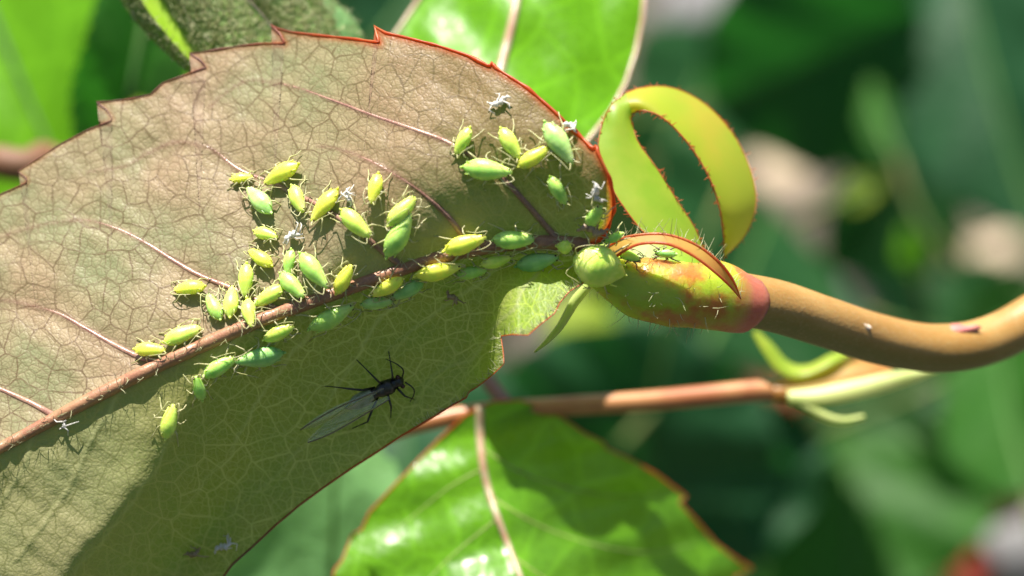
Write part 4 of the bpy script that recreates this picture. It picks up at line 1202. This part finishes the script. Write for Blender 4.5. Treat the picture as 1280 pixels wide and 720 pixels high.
# random fill, leaving the gaps where stones and soil show
GAPS = [(978, 225, 42), (1000, 135, 30), (1245, 318, 32), (1100, 365, 36), (870, 10, 65), (1250, 650, 85), (1190, 690, 35), (720, 430, 50), (1165, 545, 55), (900, 520, 35)]
LBL = {'dark': "dark green blurred leaf among the bush's inner leaves", 'mid': "mid green blurred leaf among the bush's inner leaves", 'blue': "bluish green blurred leaf among the bush's inner leaves"}
cnt = 0
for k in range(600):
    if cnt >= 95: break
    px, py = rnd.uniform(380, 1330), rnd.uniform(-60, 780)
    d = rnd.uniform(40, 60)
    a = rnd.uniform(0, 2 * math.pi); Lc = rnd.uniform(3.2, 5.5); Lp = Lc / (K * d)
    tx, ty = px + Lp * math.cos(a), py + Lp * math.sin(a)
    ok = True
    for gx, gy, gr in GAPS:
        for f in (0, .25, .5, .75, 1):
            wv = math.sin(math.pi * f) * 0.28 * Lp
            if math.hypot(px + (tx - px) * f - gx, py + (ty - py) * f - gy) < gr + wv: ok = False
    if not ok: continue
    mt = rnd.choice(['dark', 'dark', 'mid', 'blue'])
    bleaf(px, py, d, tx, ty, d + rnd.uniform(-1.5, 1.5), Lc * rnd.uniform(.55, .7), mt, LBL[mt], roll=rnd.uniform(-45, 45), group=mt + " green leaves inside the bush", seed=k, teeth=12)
    cnt += 1

# ------------------------------------------------------------------ stones
def stone(px, py, rx, mat, label, group=None, seed=0, flat=0.6):
    g = ground_at(px, py)
    r = np.random.default_rng(seed + int(px))
    n, m = 20, 12
    V = []; F = []
    off = r.uniform(0, 6, 6)
    for j in range(m + 1):
        ph = math.pi * j / m
        for k in range(n):
            th = 2 * math.pi * k / n
            rr = rx * (1 + 0.12 * math.sin(2 * th + off[0]) * math.sin(ph) + 0.08 * math.sin(3 * th + off[1]) + 0.07 * math.cos(3 * ph + off[2] + th) * math.sin(ph))
            V.append((rr * math.sin(ph) * math.cos(th), rr * .85 * math.sin(ph) * math.sin(th), rr * flat * math.cos(ph) + rx * flat * .55))
    for j in range(m):
        for k in range(n):
            k2 = (k + 1) % n
            F.append((j * n + k, j * n + k2, (j + 1) * n + k2, (j + 1) * n + k))
    M = Matrix.Translation(Vector(g))
    o = mesh_obj("stone", V, F, MT[mat], None, None)
    o.matrix_world = M
    set_props(o, label, "stone", group)
stone(978, 235, 1.2, 'stone_b', "pale beige stone on the soil beyond the curled stipule")
stone(1000, 142, 0.9, 'stone_b', "small beige stone above the pale beige one beyond the curled stipule")
stone(1245, 325, 0.9, 'stone_b', "beige stone under the tall blue-green leaf")
stone(1098, 370, 1.05, 'stone', "grey stone seen just over the bronze stem's white scrape")
stone(870, 20, 1.7, 'stone', "wide grey stone above the curled stipule")
stone(1268, 680, 2.6, 'stone', "big grey stone behind the thick brown cane")
stone(1165, 555, 1.4, 'stone', "grey stone below the tip of the pale green stipule")
stone(725, 430, 0.9, 'stone', "grey stone below the dangling stipule tip")
stone(905, 525, 0.8, 'stone_b', "beige stone beneath the russet stalk")

# ------------------------------------------------------------------ unseen foliage added behind the viewer to block sky light
def sky_block_bush():
    r = np.random.default_rng(5)
    V = []; F = []; UV = []
    prof = [(0, 0.02), (.2, .75), (.45, 1), (.7, .7), (1, .02)]
    for k in range(2400):
        c = np.array([r.uniform(-80, 80), -22 - abs(r.normal(0, 12)), r.uniform(0, 95)])
        L = r.uniform(3.5, 5.5); w = L * .3
        a = r.normal(size=3) + np.array([0, 0, -.4]); a /= np.linalg.norm(a)
        n = r.normal(size=3) + np.array([0, .8, .8]); n -= (n @ a) * a; n /= np.linalg.norm(n)
        b = np.cross(n, a); o = len(V)
        for u, q in prof:
            for t in (-1, 0, 1):
                V.append(c + a * L * u + b * w * q * t + n * (abs(t) * q * w * .25 - L * .3 * (u - .4) ** 2)); UV.append((w * q * t, L * u))
        for i in range(4):
            for j in range(2):
                F.append((o + i * 3 + j, o + i * 3 + j + 1, o + i * 3 + j + 4, o + i * 3 + j + 3))
    o = mesh_obj("sky_block_foliage", np.array(V), F, MT['dark'], None, None, UV)
    set_props(o, "unseen dense dark foliage added behind the camera to block sky light", "foliage", kind="stuff")
sky_block_bush()
